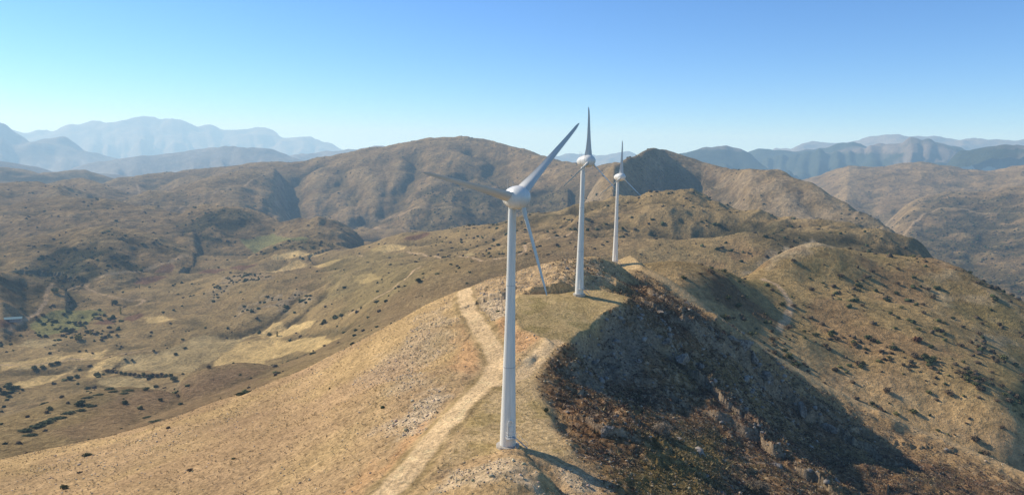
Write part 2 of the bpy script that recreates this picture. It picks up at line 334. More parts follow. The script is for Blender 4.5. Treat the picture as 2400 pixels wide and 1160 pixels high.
# rock cut behind the second turbine
cutP = H((1205,700),(1245,702),(1295,703),(1335,698),(1375,694))
s_ = window(cutP, 14); d_, _, _ = seg_dist(X[s_], Y[s_], cutP)
Z[s_] += knollM[s_]*(1-sst(3, 9, d_))*fbm(X[s_], Y[s_], 3, 4, 145, sp=SP[s_]*.6)*.8
# ruts worn into the road
d_, sd_, _ = seg_dist(X[window(roadP, 6)], Y[window(roadP, 6)], roadP)
Z[window(roadP, 6)] -= .04*np.exp(-((d_-.9)/.35)**2)
TB = Z/R
def ground(x, y):
    a = math.atan2(x, y); r = math.hypot(x, y)
    f = min(max((a-AZ0)/(AZ1-AZ0)*(NA-1), 0), NA-1.001); i = int(f); f -= i
    l = math.log(r); k = int(min(max(np.searchsorted(lv, l)-1, 0), NR-2)); g = (l-lv[k])/(lv[k+1]-lv[k])
    z = (Z[k, i]*(1-f)+Z[k, i+1]*f)*(1-g)+(Z[k+1, i]*(1-f)+Z[k+1, i+1]*f)*g
    return z
def ground_np(x, y):
    a = np.arctan2(x, y); l = np.log(np.hypot(x, y))
    f = np.clip((a-AZ0)/(AZ1-AZ0)*(NA-1), 0, NA-1.001); i = f.astype(int); f = f-i
    k = np.clip(np.searchsorted(lv, l)-1, 0, NR-2); g = (l-lv[k])/(lv[k+1]-lv[k])
    return (Z[k, i]*(1-f)+Z[k, i+1]*f)*(1-g)+(Z[k+1, i]*(1-f)+Z[k+1, i+1]*f)*g
# slope of the surface, used for soil, rock and plants
dzr = np.gradient(Z, axis=0)/np.gradient(R, axis=0); dza = np.gradient(Z, axis=1)/(R*(az[1]-az[0]))
SL = np.hypot(dzr, dza)
GX = dzr*np.sin(AZ)+dza*np.cos(AZ)            # dz/dx: negative on faces that look to the right

# ------------------------------------------------------------------ ground colours (albedo, linear)
C = np.empty(Z.shape+(3,), np.float32)
def mix(m, col):
    m = np.clip(m, 0, 1)[..., None].astype(np.float32); C[:] = C*(1-m)+np.array(col, np.float32)*m
def mixc(m, arr):
    m = np.clip(m, 0, 1)[..., None].astype(np.float32); C[:] = C*(1-m)+arr*m
n_a = fbm(X, Y, 300, 4, 201, sp=SP); n_b = fbm(X, Y, 70, 4, 202, sp=SP); n_c = fbm(X, Y, 14, 4, 203, sp=SP); n_d = fbm(X, Y, 2.5, 3, 204, sp=SP*.7)
C[:] = (.285, .218, .118)
mix(sst(-.2, .7, n_a)*.6, (.21, .155, .105)); mix(sst(.0, .8, n_b)*.45, (.29, .225, .125)); mix(sst(0, .8, -n_b)*.4, (.17, .145, .085))
# near golden slope
g = near*(1-steep)
mixc(g, np.array([.36, .265, .150], np.float32)*(1+.16*n_c+.14*n_d)[..., None])
mix(g*sst(.0, .7, n_b)*.5, (.30, .215, .145)); mix(g*sst(.1, .8, n_c)*.35, (.27, .21, .11))
mix(g*sst(.3, .9, n_d)*.5, (.22, .165, .09))
def PM(px, soft, warp, wl, seed=5): return poly_mask(H(*px), soft, warp, wl, seed)
# scree under the road's verge and across the slope near the crest
scree = np.maximum(PM([(900,1000),(960,960),(1010,915),(1045,930),(1010,985),(985,1010),(930,1030)], 2.5, 3, 7, 6), PM([(840,900),(900,840),(1000,740),(1058,700),(1070,740),(1040,800),(990,850),(930,900)], 6, 9, 14, 7)*.55)
scree = np.maximum(scree, PM([(1060,1105),(1180,1072),(1235,1090),(1260,1159),(1000,1159)], 1.2, 1.5, 5, 8)*.8)
scree = np.maximum(scree, PM([(1112,695),(1200,700),(1195,735),(1140,755),(1118,725)], 1.5, 2, 6, 9))
scree = np.maximum(scree, PM([(1340,1159),(1300,1085),(1380,1110),(1460,1159)], 2, 2, 6, 10)*.7)
mixc(scree, np.array([.40, .325, .235], np.float32)*(1+.35*n_d)[..., None])
orange = np.maximum(PM([(1060,870),(1080,740),(1110,790),(1140,850),(1100,875)], 3, 3, 8, 11)*.75, PM([(1140,765),(1205,735),(1290,775),(1265,800),(1215,825),(1170,810)], 1.5, 2, 7, 12)*.85)
orange = np.maximum(orange, PM([(880,1110),(940,1040),(1000,985),(1010,1000),(950,1070),(890,1150)], 1.2, 1.5, 5, 13)*.7)
orange = np.maximum(orange, PM([(800,1159),(870,1080),(900,1090),(850,1159)], 2, 2, 6, 14)*.5)
mixc(orange*.85, np.array([.42, .26, .145], np.float32)*(1+.2*n_d)[..., None])
mauve = PM([(150,1159),(560,985),(780,900),(960,820),(980,850),(700,1050),(560,1159)], 9, 14, 30, 15)
mix(mauve*.45, (.275, .190, .135))
# green and dry patches on the pads
gp = flat*near
mixc(gp, np.array([.385, .295, .175], np.float32)*(1+.12*n_d)[..., None])
padg = poly_mask(padB, 2, 2, 8, 16)
mix(padg*(.45+.4*sst(-.3, .4, n_c)), (.285, .225, .115)); mix(padg*sst(.1, .6, -n_c)*.6, (.215, .18, .08))
pa = poly_mask(padA, 2, 2, 8, 17); mix(pa*sst(-.1, .5, n_c)*.65, (.26, .205, .095)); mix(pa*sst(.25, .6, n_d+.5*n_c)*.6, (.20, .155, .075))
road = np.maximum(line_mask(roadP, 2.6, .7, .5, 6, 18), line_mask(trackP, 2.2, .5, .5, 5, 19)*.95)
mix(line_mask(roadP, 4.3, .9, .6, 5, 21)*.75*sst(-.6, .1, n_c), (.215, .165, .09))
mixc(road, np.array([.49, .375, .24], np.float32)*(1+.08*n_d+.08*n_c)[..., None])
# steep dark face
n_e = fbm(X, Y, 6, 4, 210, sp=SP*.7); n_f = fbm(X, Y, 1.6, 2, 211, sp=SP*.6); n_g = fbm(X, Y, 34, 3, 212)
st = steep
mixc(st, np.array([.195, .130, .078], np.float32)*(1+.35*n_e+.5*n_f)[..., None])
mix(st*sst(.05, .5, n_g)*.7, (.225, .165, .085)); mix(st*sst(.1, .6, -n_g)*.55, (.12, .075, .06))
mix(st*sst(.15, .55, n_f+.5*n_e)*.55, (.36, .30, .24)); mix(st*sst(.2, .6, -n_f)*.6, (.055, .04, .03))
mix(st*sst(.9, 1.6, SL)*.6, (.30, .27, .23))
bowl = PM([(1350,800),(1420,770),(1500,760),(1545,800),(1500,850),(1460,880),(1400,920),(1360,880)], 4, 5, 12, 22)*st
mixc(bowl*.8, np.array([.225, .195, .165], np.float32)*(1+.15*n_e)[..., None])
olive = PM([(1560,1010),(1680,1000),(1700,1080),(1640,1159),(1500,1159),(1480,1080)], 5, 6, 14, 23)*st
mixc(olive*.75, np.array([.205, .165, .075], np.float32)*(1+.4*n_f)[..., None])
rust = line_mask(smooth_line(H((1268,860),(1275,910),(1310,960),(1330,1010),(1370,1060))+np.array([[2.5, 0]])), 3.2, 1.8, 2, 8, 24)*st
mixc(rust*.2, np.array([.19, .10, .06], np.float32)*(1+.5*n_f)[..., None])
spl = line_mask(smooth_line(H((1560,667),(1650,727),(1750,796),(1850,862),(1950,918),(2100,990),(2250,1056),(2390,1118))), 15, 6, 4, 14, 25)
mixc(spl*.8, np.array([.33, .24, .14], np.float32)*(1+.3*n_f+.2*n_e)[..., None])  # sunlit strip along the spur, painted in as a lighter tan
spc = line_mask(smooth_line(H((1530,643),(1560,664),(1600,692),(1650,724),(1700,760),(1750,792),(1800,828),(1900,887),(2000,938),(2100,984),(2200,1027),(2300,1072),(2399,1117))), 4.5, 2.5, 1.5, 10, 29)
mixc(spc*.5, np.array([.42, .31, .18], np.float32)*(1+.15*n_f)[..., None])  # bright sunlit edge of the crest, put into the colour
# knoll by the second turbine
mixc(knollM, np.array([.36, .27, .17], np.float32)*(1+.3*n_e+.25*n_f)[..., None])
mix(knollM*sst(.1, .6, n_e)*.6*PM([(1310,615),(1400,606),(1445,640),(1400,660),(1340,640)], 4, 3, 8, 26), (.085, .095, .04))
mix(knollM*PM([(1230,700),(1260,672),(1345,648),(1375,694)], 2, 1, 5, 27)*.8, (.40, .30, .19))
mix(knollM*PM([(1205,704),(1215,682),(1255,672),(1250,704)], 1.5, 1, 5, 28)*.6, (.52, .40, .22))
# fields and soil patches in the valley
straw = (.52, .40, .205); soil = (.18, .115, .08); pale = (.37, .30, .17); green = (.20, .20, .095)
FIELDS = [
 ('straw', [(500,850),(560,800),(640,792),(760,788),(800,792),(700,820),(620,845),(540,852)]), ('pale', [(330,845),(430,800),(470,785),(590,785),(540,820),(490,850),(380,862)]),
 ('straw', [(600,785),(640,755),(740,750),(730,765),(680,785),(640,790)]), ('straw', [(30,900),(70,885),(180,860),(170,872),(100,900),(60,908)]), ('straw', [(0,870),(0,850),(150,835),(250,820),(240,840),(100,858)]),
 ('straw', [(205,880),(215,855),(270,835),(285,840),(240,870),(220,885)]), ('pale', [(230,890),(330,875),(440,880),(420,897),(300,905),(240,905)]), ('pale', [(290,835),(400,825),(480,835),(440,875),(290,868)]),
 ('straw', [(580,640),(700,610),(830,600),(760,625),(640,640)]), ('straw', [(640,600),(700,585),(770,590),(700,605),(640,607)]), ('straw', [(870,585),(930,573),(955,575),(935,590),(890,590)]),
 ('straw', [(820,645),(870,640),(900,655),(850,663)]), ('pale', [(40,810),(60,795),(140,790),(150,800),(100,815)]), ('green', [(70,760),(160,720),(250,730),(190,770),(100,790)]),
 ('green', [(560,560),(640,545),(720,560),(640,575)]), ('soil', [(317,665),(325,650),(370,645),(405,648),(370,658),(340,667)]), ('soil', [(440,642),(480,632),(535,630),(500,642)]), ('soil', [(540,630),(560,622),(600,620),(570,632)]),
 ('soil', [(0,770),(0,752),(30,750),(22,768)]), ('soil', [(220,760),(240,748),(275,745),(262,758)]), ('soil', [(185,656),(225,635),(235,637),(210,655)]), ('soil', [(365,638),(380,622),(410,620),(400,635)]),
 ('soil', [(285,750),(320,735),(335,738),(310,752)]), ('soil', [(950,560),(1000,545),(1010,548),(970,562)]), ('straw', [(330,745),(380,740),(410,748),(350,757)]), ('pale', [(1075,600),(1110,588),(1115,595),(1090,603)]),
]
cols = dict(straw=straw, soil=soil, pale=pale, green=green)
fieldM = np.zeros(Z.shape, np.float32)
for i, (c, l) in enumerate(FIELDS):
    P = H(*l); rm = np.hypot(P[:, 0], P[:, 1]).mean(); m = poly_mask(P, rm*.002, rm*.004, rm*.05, 300+i)
    stripes = 1+.06*np.sin((X*.8+Y*.6)/6)+.12*n_b
    mixc(m, np.array(cols[c], np.float32)*stripes[..., None]); fieldM = np.maximum(fieldM, m)
# reddish bare shoulder, greenish hill, brown slopes
mix(PM([(150,1010),(300,930),(420,900),(600,860),(700,880),(560,930),(350,1000)], 8, 15, 40, 31)*.35, (.225, .15, .115))
mix(PM([(750,600),(900,585),(1000,620),(960,680),(800,740),(780,660)], 20, 30, 80, 32)*.5, (.20, .175, .09))
# darker brown uplands, scrub cover and the peak's painted shade
up = sst(1500, 2300, R)
mixc(up*(1-fieldM)*.85, np.array([.215, .162, .098], np.float32)*(1+.25*n_a+.22*n_b)[..., None])
scrub = np.zeros(Z.shape, np.float32)
def SC(px, soft, warp, wl, k, seed):
    global scrub
    scrub = np.maximum(scrub, poly_mask(H(*px), soft, warp, wl, seed)*k)
SC([(20,640),(90,585),(160,565),(250,575),(320,600),(300,625),(200,670),(120,700),(0,712),(0,660)], 25, 45, 90, .95, 401)
SC([(400,545),(450,505),(500,492),(570,495),(630,515),(600,530),(540,560),(470,565)], 25, 45, 100, .9, 402)
SC([(620,590),(700,560),(740,562),(790,580),(720,588)], 12, 25, 50, .7, 403)
SC([(0,395),(90,410),(200,402),(260,416),(240,425),(0,424)], 60, 60, 200, .8, 404)
SC([(960,560),(1000,450),(1080,420),(1200,440),(1350,440),(1400,480),(1300,505),(1100,525)], 60, 90, 160, .75, 405)
SC([(1640,500),(1700,490),(1780,495),(1850,520),(1950,540),(2050,570),(2150,600),(1950,600),(1850,585),(1760,570),(1700,560),(1660,530)], 25, 45, 70, .8, 406)
SC([(2000,500),(2200,460),(2420,480),(2420,720),(2250,640),(2100,600),(2080,560)], 80, 120, 220, .75, 407)
SC([(1480,365),(1530,352),(1600,400),(1620,440),(1500,470),(1480,430)], 30, 40, 100, .55, 408)  # shaded face of the peak, its shade painted in as dark scrub colour
SC([(240,540),(400,575),(460,600),(400,612),(300,600)], 25, 45, 90, .55, 409)
SC([(120,435),(260,480),(200,470)], 25, 45, 90, .5, 410)
pat = sst(-.9, -.05, fbm(X, Y, 90, 5, 411, sp=SP)+.4*fbm(X, Y, 30, 3, 415, sp=SP))
mixc(scrub*pat, np.array([.036, .041, .026], np.float32)*(1+.4*n_b)[..., None])
mix(amp_mid*(1-fieldM)*sst(.25, .7, fbm(X, Y, 60, 5, 412, sp=SP))*.35, (.11, .10, .06))
# hollows and gully floors hold darker scrub, brows are paler
def boxblur(Q, a, b):
    c = np.cumsum(np.pad(Q, ((a+1, a), (0, 0)), 'edge'), 0); Q = (c[2*a+1:]-c[:-2*a-1])/(2*a+1)
    c = np.cumsum(np.pad(Q, ((0, 0), (b+1, b)), 'edge'), 1); return (c[:, 2*b+1:]-c[:, :-2*b-1])/(2*b+1)
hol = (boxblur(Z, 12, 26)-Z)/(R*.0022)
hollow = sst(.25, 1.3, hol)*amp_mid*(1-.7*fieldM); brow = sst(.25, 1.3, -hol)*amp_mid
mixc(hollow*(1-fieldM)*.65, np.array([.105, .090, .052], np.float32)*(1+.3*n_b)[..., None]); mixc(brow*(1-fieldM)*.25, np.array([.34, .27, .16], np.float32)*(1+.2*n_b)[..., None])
# bare rock where the ground is steep, and rocky outcrops
rockM = sst(1.0, 1.6, SL)*amp_mid*.4
rockM = np.maximum(rockM, .4*PM([(480,690),(520,655),(600,640),(640,650),(560,665),(530,690),(500,710)], 10, 15, 30, 33)*.8*sst(0, .4, fbm(X, Y, 25, 4, 413, sp=SP, ridged=True)))
rockM = np.maximum(rockM, PM([(560,720),(640,690),(690,680),(740,690),(720,710),(660,735),(640,720),(560,740)], 10, 15, 30, 34)*.4*sst(0, .4, fbm(X, Y, 25, 4, 414, sp=SP, ridged=True)))
rockM = np.maximum(rockM, PM([(1750,640),(1840,580),(1905,566),(1960,580),(1880,600),(1800,630)], 5, 8, 20, 35)*.8)
rockM = np.maximum(rockM, PM([(2150,620),(2210,612),(2300,665),(2400,720),(2400,860),(2300,800),(2200,720)], 20, 20, 40, 36)*.45*sst(-.1, .4, n_c))
rockM = np.maximum(rockM, PM([(1660,400),(1760,400),(1880,450),(1980,500),(1900,520),(1780,480),(1700,440)], 50, 60, 100, 37)*.35)
mixc(rockM, np.array([.34, .295, .24], np.float32)*(1+.3*n_b+.2*n_c)[..., None])
# right hill: gold-green grass with reddish earth
rh = rightH*(1-near)
mixc(rh*.8, np.array([.345, .26, .135], np.float32)*(1+.15*n_b+.12*n_c)[..., None])
mixc(rockM*rh*.8, np.array([.40, .34, .25], np.float32)*(1+.3*n_c)[..., None])
mix(rh*sst(.1, .6, n_b)*.5, (.24, .15, .095)); mix(rh*sst(.1, .6, -n_b)*.5, (.20, .18, .085))
mix(PM([(1630,640),(1700,645),(1760,700),(1800,760),(1740,740),(1660,690)], 6, 10, 20, 38)*.7, (.14, .085, .06))  # mound's right flank: reddish earth with its shade put into the colour
# tracks across the valley and hills
TR = [([(1790,655),(1820,665),(1835,685),(1855,715),(1845,745),(1826,772)], 1.9), ([(20,775),(45,750),(90,735),(110,705),(105,690),(160,675),(215,655),(195,672),(240,690),(280,702),(345,700),(320,715)], 3.0),
      ([(225,655),(280,640),(330,636),(370,628),(460,600),(410,612),(380,616),(340,634)], 3.2), ([(480,645),(600,640),(700,620),(850,600)], 1.4), ([(0,855),(100,858),(330,820),(370,830)], 1.3),
      ([(945,590),(1000,597),(1080,600),(1130,612)], 2.2), ([(1130,612),(1210,600),(1235,585),(1225,570),(1290,560),(1340,545)], 2.0), ([(850,530),(890,536),(950,543)], 4.5), ([(800,505),(880,502),(1000,490),(1070,488)], 4.5),
      ([(320,430),(325,445),(350,448),(470,455)], 5), ([(420,490),(440,480),(470,478)], 4), ([(820,735),(880,700),(940,665),(960,640),(985,625)], 1.4), ([(430,470),(520,448),(600,420),(650,405)], 3.5), ([(2000,510),(2150,490),(2300,500),(2400,498)], 5)]
trackM = np.zeros(Z.shape, np.float32)
for i, (l, w) in enumerate(TR):
    trackM = np.maximum(trackM, line_mask(smooth_line(H(*l)), w, w*.5, w*.5, w*8, 500+i))
mix(trackM*(1-.6*sst(1000, 1600, R)), (.50, .38, .26))
C *= (1.16+.26*near*(1-steep)-.05*steep)[..., None]; C *= np.array([1.07, .95, .75], np.float32)*(1+.05*near[..., None])  # sun contrast put into albedo: open near ground lifted, steep face lowered
np.clip(C, .01, .8, out=C)

# ------------------------------------------------------------------ materials
def new_mat(name):
    m = bpy.data.materials.new(name); m.use_nodes = True; nt = m.node_tree; nt.nodes.clear()
    out = nt.nodes.new('ShaderNodeOutputMaterial'); b = nt.nodes.new('ShaderNodeBsdfPrincipled')
    nt.links.new(b.outputs[0], out.inputs[0]); b.inputs['Roughness'].default_value = .9; b.inputs['Specular IOR Level'].default_value = .1
    return m, nt, b
def noise(nt, scale, detail=5, rough=.6, coord=None):
    n = nt.nodes.new('ShaderNodeTexNoise'); n.inputs['Scale'].default_value = scale; n.inputs['Detail'].default_value = detail; n.inputs['Roughness'].default_value = rough
    if coord is not None: nt.links.new(coord, n.inputs['Vector'])
    return n
def ramp(nt, src, a, b, lo, hi):
    r = nt.nodes.new('ShaderNodeMapRange'); r.inputs[1].default_value = a; r.inputs[2].default_value = b; r.inputs[3].default_value = lo; r.inputs[4].default_value = hi
    nt.links.new(src, r.inputs[0]); return r.outputs[0]
def mul(nt, a, b):
    m = nt.nodes.new('ShaderNodeMath'); m.operation = 'MULTIPLY'; nt.links.new(a, m.inputs[0])
    if isinstance(b, float): m.inputs[1].default_value = b
    else: nt.links.new(b, m.inputs[1])
    return m.outputs[0]
def terrain_mat(name, s_fine, s_mid, s_big, bump):
    m, nt, b = new_mat(name)
    at = nt.nodes.new('ShaderNodeAttribute'); at.attribute_name = 'soil'
    geo = nt.nodes.new('ShaderNodeNewGeometry'); P = geo.outputs['Position']
    f = noise(nt, 1/s_fine, 6, .7, P); g = noise(nt, 1/s_mid, 6, .65, P); h = noise(nt, 1/s_big, 6, .6, P)
    k = mul(nt, ramp(nt, f.outputs[0], .3, .7, .55, 1.45), ramp(nt, g.outputs[0], .3, .7, .8, 1.2)); k = mul(nt, k, ramp(nt, h.outputs[0], .3, .7, .86, 1.14))
    vm = nt.nodes.new('ShaderNodeVectorMath'); vm.operation = 'SCALE'; nt.links.new(at.outputs['Color'], vm.inputs[0]); nt.links.new(k, vm.inputs['Scale'])
    nt.links.new(vm.outputs[0], b.inputs['Base Color'])
    bp = nt.nodes.new('ShaderNodeBump'); bp.inputs['Strength'].default_value = bump; bp.inputs['Distance'].default_value = s_fine
    nt.links.new(f.outputs[0], bp.inputs['Height']); nt.links.new(bp.outputs[0], b.inputs['Normal'])
    b.inputs['Roughness'].default_value = 1; b.inputs['Specular IOR Level'].default_value = 0
    return m
M_near = terrain_mat('dry_stony_ground', .9, 6, 40, .8)
M_mid = terrain_mat('dry_hill_ground', 4, 24, 160, 1.0)
M_far = terrain_mat('distant_hill_ground', 14, 70, 400, 1.0)

def mesh_from(name, V, Fq, mat, col=None, smooth=True):
    me = bpy.data.meshes.new(name); V = np.asarray(V, np.float32); Fq = np.asarray(Fq, np.int32); k = Fq.shape[1]
    me.vertices.add(len(V)); me.vertices.foreach_set('co', V.ravel())
    me.loops.add(Fq.size); me.loops.foreach_set('vertex_index', Fq.ravel())
    me.polygons.add(len(Fq)); me.polygons.foreach_set('loop_start', np.arange(0, Fq.size, k, dtype=np.int32)); me.polygons.foreach_set('loop_total', np.full(len(Fq), k, np.int32))
    if smooth: me.polygons.foreach_set('use_smooth', np.ones(len(Fq), bool))
    me.update(calc_edges=True)
    if col is not None:
        at = me.attributes.new('soil', 'FLOAT_COLOR', 'POINT'); c4 = np.ones((len(V), 4), np.float32); c4[:, :3] = col; at.data.foreach_set('color', c4.ravel())
    if isinstance(mat, (list, tuple)):
        for m in mat: me.materials.append(m)
    else: me.materials.append(mat)
    return me
def link(name, me, parent=None, **kw):
    o = bpy.data.objects.new(name, me); COL.objects.link(o); o.parent = parent
    for k, v in kw.items(): o[k] = v
    return o
def empty(name, loc, **kw):
    o = bpy.data.objects.new(name, None); COL.objects.link(o); o.location = loc
    for k, v in kw.items(): o[k] = v
    return o

V = np.stack([X.ravel(), Y.ravel(), (Z+EYE).ravel()], 1).astype(np.float32); CF = C.reshape(-1, 3)
ii, jj = np.meshgrid(np.arange(NR-1), np.arange(NA-1), indexing='ij'); q = (ii*NA+jj)
QF = np.stack([q, q+1, q+NA+1, q+NA], -1)          # wound to face up for increasing range
clsV = np.zeros(Z.shape, np.int8)
clsV[R > 420] = 1                                   # valley floor and lower slopes
clsV[(R > 420-40*sst(15*D2R,30*D2R,AZ)) & (AZ > 8*D2R) & (R < 900)] = 2     # right hill
clsV[(R > 930) & (AZ > -9*D2R) & (R < 1650)] = 3    # middle ridge
clsV[(R >= 1300) & HILL] = 4
clsV[(R >= 1650) & (AZ > 5*D2R)] = 4
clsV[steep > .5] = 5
clsV[(fieldM > .5)] = 6
clsV[trackM > .5] = 7
clsV[road > .5] = 8
cls = clsV[:-1, :-1]
def part_terrain(name, k, mat):
    fq = QF[cls == k]
    if not len(fq): return
    u, inv = np.unique(fq.ravel(), return_inverse=True)
    me = mesh_from(name, V[u], inv.reshape(-1, 4), mat, CF[u]); link(name, me, kind='structure')
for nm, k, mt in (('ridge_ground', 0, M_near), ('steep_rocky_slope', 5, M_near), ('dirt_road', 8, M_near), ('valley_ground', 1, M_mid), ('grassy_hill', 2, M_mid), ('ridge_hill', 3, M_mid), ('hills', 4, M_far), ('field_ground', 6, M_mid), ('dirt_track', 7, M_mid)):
    part_terrain(nm, k, mt)

# ------------------------------------------------------------------ far mountains
naz = 760; faz = np.linspace(-44*D2R, 44*D2R, naz); flv = np.linspace(math.log(6500), math.log(42000), 330)
FA, FL = np.meshgrid(faz, flv); FR = np.exp(FL); FX = FR*np.sin(FA); FY = FR*np.cos(FA); FSP = FR*.006
def far(name, layers, a0, a1, colf, r0, r1):
    T = -300/FR
    for i, (l, gf, gb, w, tp, gu, gl) in enumerate(layers):
        t = layer_t(l, gf, gb, w, tp, gul=gu, seed=700+i*5, AZ=FA, LV=FL, az=faz, gl=gl); T = np.maximum(T, t)
    hz = np.clip((T*FR+300)/600, 0, 1)
    Zf = T*FR+fbm(FX, FY, 1500, 5, 801, sp=FSP, ridged=True)*75*hz-28*hz+fbm(FX, FY, 5000, 3, 811)*60*hz
    Zf = Zf+fbm(FX, FY, 700, 4, 821, sp=FSP*.6)*60*hz
    c = colf(FX, FY, Zf, FR)
    jm = (faz > a0*D2R) & (faz < a1*D2R); im = (FR[:, 0] > r0) & (FR[:, 0] < r1)
    ix = np.where(im)[0]; jx = np.where(jm)[0]; sl = np.ix_(ix, jx)
    x, y, z, cc = FX[sl], FY[sl], Zf[sl], c[sl]
    n, m = x.shape; ii, jj = np.meshgrid(np.arange(n-1), np.arange(m-1), indexing='ij'); q = ii*m+jj
    me = mesh_from(name, np.stack([x, y, z+EYE], -1).reshape(-1, 3), np.stack([q, q+1, q+m+1, q+m], -1).reshape(-1, 4), M_far, cc.reshape(-1, 3))
    link(name, me, kind='structure')
LEFT = [
 ([(-200,300,16500),(0,297,16000),(30,315,16000),(70,325,15500),(120,331,15500),(150,330,15500),(200,350,15000),(270,368,15000)], .25, .4, .03, 2, 0.16, 0.03),
 ([(-200,330,25000),(30,309,25000),(60,308,25000),(90,305,25000),(130,308,25000),(165,293,25000),(185,298,25000),(230,287,25000),(300,284,25000),(330,278,25000),(360,284,25000),(375,291,25000),(400,280,25000),(425,283,25000),(460,299,25000),(495,297,25000),(520,310,25000),(560,306,25000),(600,300,25000),(640,308,25000),(660,320,24000),(710,320,24000),(740,330,24000),(810,353,23000)], .25, .5, .012, 2, 0.28, 0.02),
 ([(180,395,11000),(270,376,11000),(400,360,11500),(480,355,11500),(570,347,11500),(620,355,11200),(720,372,11000)], .2, .4, .04, 3, 0.20, 0.02),
 ([(-200,378,8200),(0,376,8200),(60,388,8200),(130,402,8000),(250,408,7800),(300,412,7600)], .2, .4, .03, 2, 0.20, 0.02),
 ([(640,372,13000),(820,355,13000),(900,352,13000)], .2, .4, .03, 2, 0.20, 0.02),
]
RIGHT = [
 ([(1200,372,18500),(1300,368,18000),(1340,364,18000),(1400,362,18000),(1480,361,18000),(1600,368,18000),(1700,370,18000)], .25, .5, .02, 2, 0.16, 0.02),
 ([(1560,385,8600),(1610,374,8600),(1650,366,8600),(1700,357,8600),(1730,362,8600),(1760,367,8500),(1800,385,8300),(1850,400,8000)], .25, .4, .015, 1.5, 0.24, 0.02),
 ([(1740,372,10500),(1790,362,10500),(1850,356,10500),(1900,348,10500),(1960,345,10500),(2100,347,10200),(2130,343,10000),(2170,338,10000),(2250,350,10000),(2330,368,9500),(2420,372,9500),(2600,372,9500)], .16, .4, .03, 2, 0.36, 0.02),
 ([(1820,352,16500),(1870,344,16000),(1960,334,16000),(2060,326,16000),(2100,321,16000),(2140,318,16000),(2200,324,16000),(2280,332,16000),(2330,332,16000),(2400,330,16000),(2600,330,16000)], .2, .5, .02, 2, 0.24, 0.02),
 ([(2250,372,7600),(2330,362,7600),(2400,358,7600),(2600,355,7600)], .2, .4, .03, 2, 0.32, 0.02),
]
def col_left(x, y, z, r):
    c = np.zeros(x.shape+(3,), np.float32)+np.array([.24, .21, .17], np.float32)
    return c*(1+.25*fbm(x, y, 1800, 4, 901)+.15*fbm(x, y, 400, 3, 902))[..., None]
def col_right(x, y, z, r):
    c = np.zeros(x.shape+(3,), np.float32)+np.array([.22, .18, .14], np.float32)
    m = sst(-.25, .3, fbm(x, y, 1300, 5, 903)+(z < 200)*.45)[..., None]*(r < 13500)[..., None]
    return c*(1-m)+np.array([.055, .065, .045], np.float32)*m
far('mountains', LEFT, -44, -6, col_left, 7000, 42000)
far('distant_mountains', RIGHT, -6.3, 44, col_right, 7000, 42000)

# ------------------------------------------------------------------ turbines
def paint(name, col, rough=.35, dirt=.06):
    m, nt, b = new_mat(name); geo = nt.nodes.new('ShaderNodeTexCoord')
    mp = nt.nodes.new('ShaderNodeMapping'); mp.inputs['Scale'].default_value = (2.2, 2.2, .12); nt.links.new(geo.outputs['Object'], mp.inputs[0])
    n = noise(nt, 1.0, 7, .65, mp.outputs[0]); k = ramp(nt, n.outputs[0], .35, .7, 1+dirt*.3, 1-dirt*2)
    vm = nt.nodes.new('ShaderNodeVectorMath'); vm.operation = 'SCALE'; vm.inputs[0].default_value = col; nt.links.new(k, vm.inputs['Scale'])
    nt.links.new(vm.outputs[0], b.inputs['Base Color']); b.inputs['Roughness'].default_value = rough; b.inputs['Specular IOR Level'].default_value = .4
    return m
M_white = paint('pale_grey_paint', (.84, .79, .68)); M_tower = paint('tower_paint', (.82, .77, .66), .45, .1); M_conc = paint('concrete', (.60, .52, .40), .9, .3)
M_metal = paint('galvanised_metal', (.60, .58, .52), .7, .2); M_dark = paint('dark_seam', (.12, .12, .13), .6, .1); M_blade = paint('blade_paint', (.70, .66, .57), .4, .08)
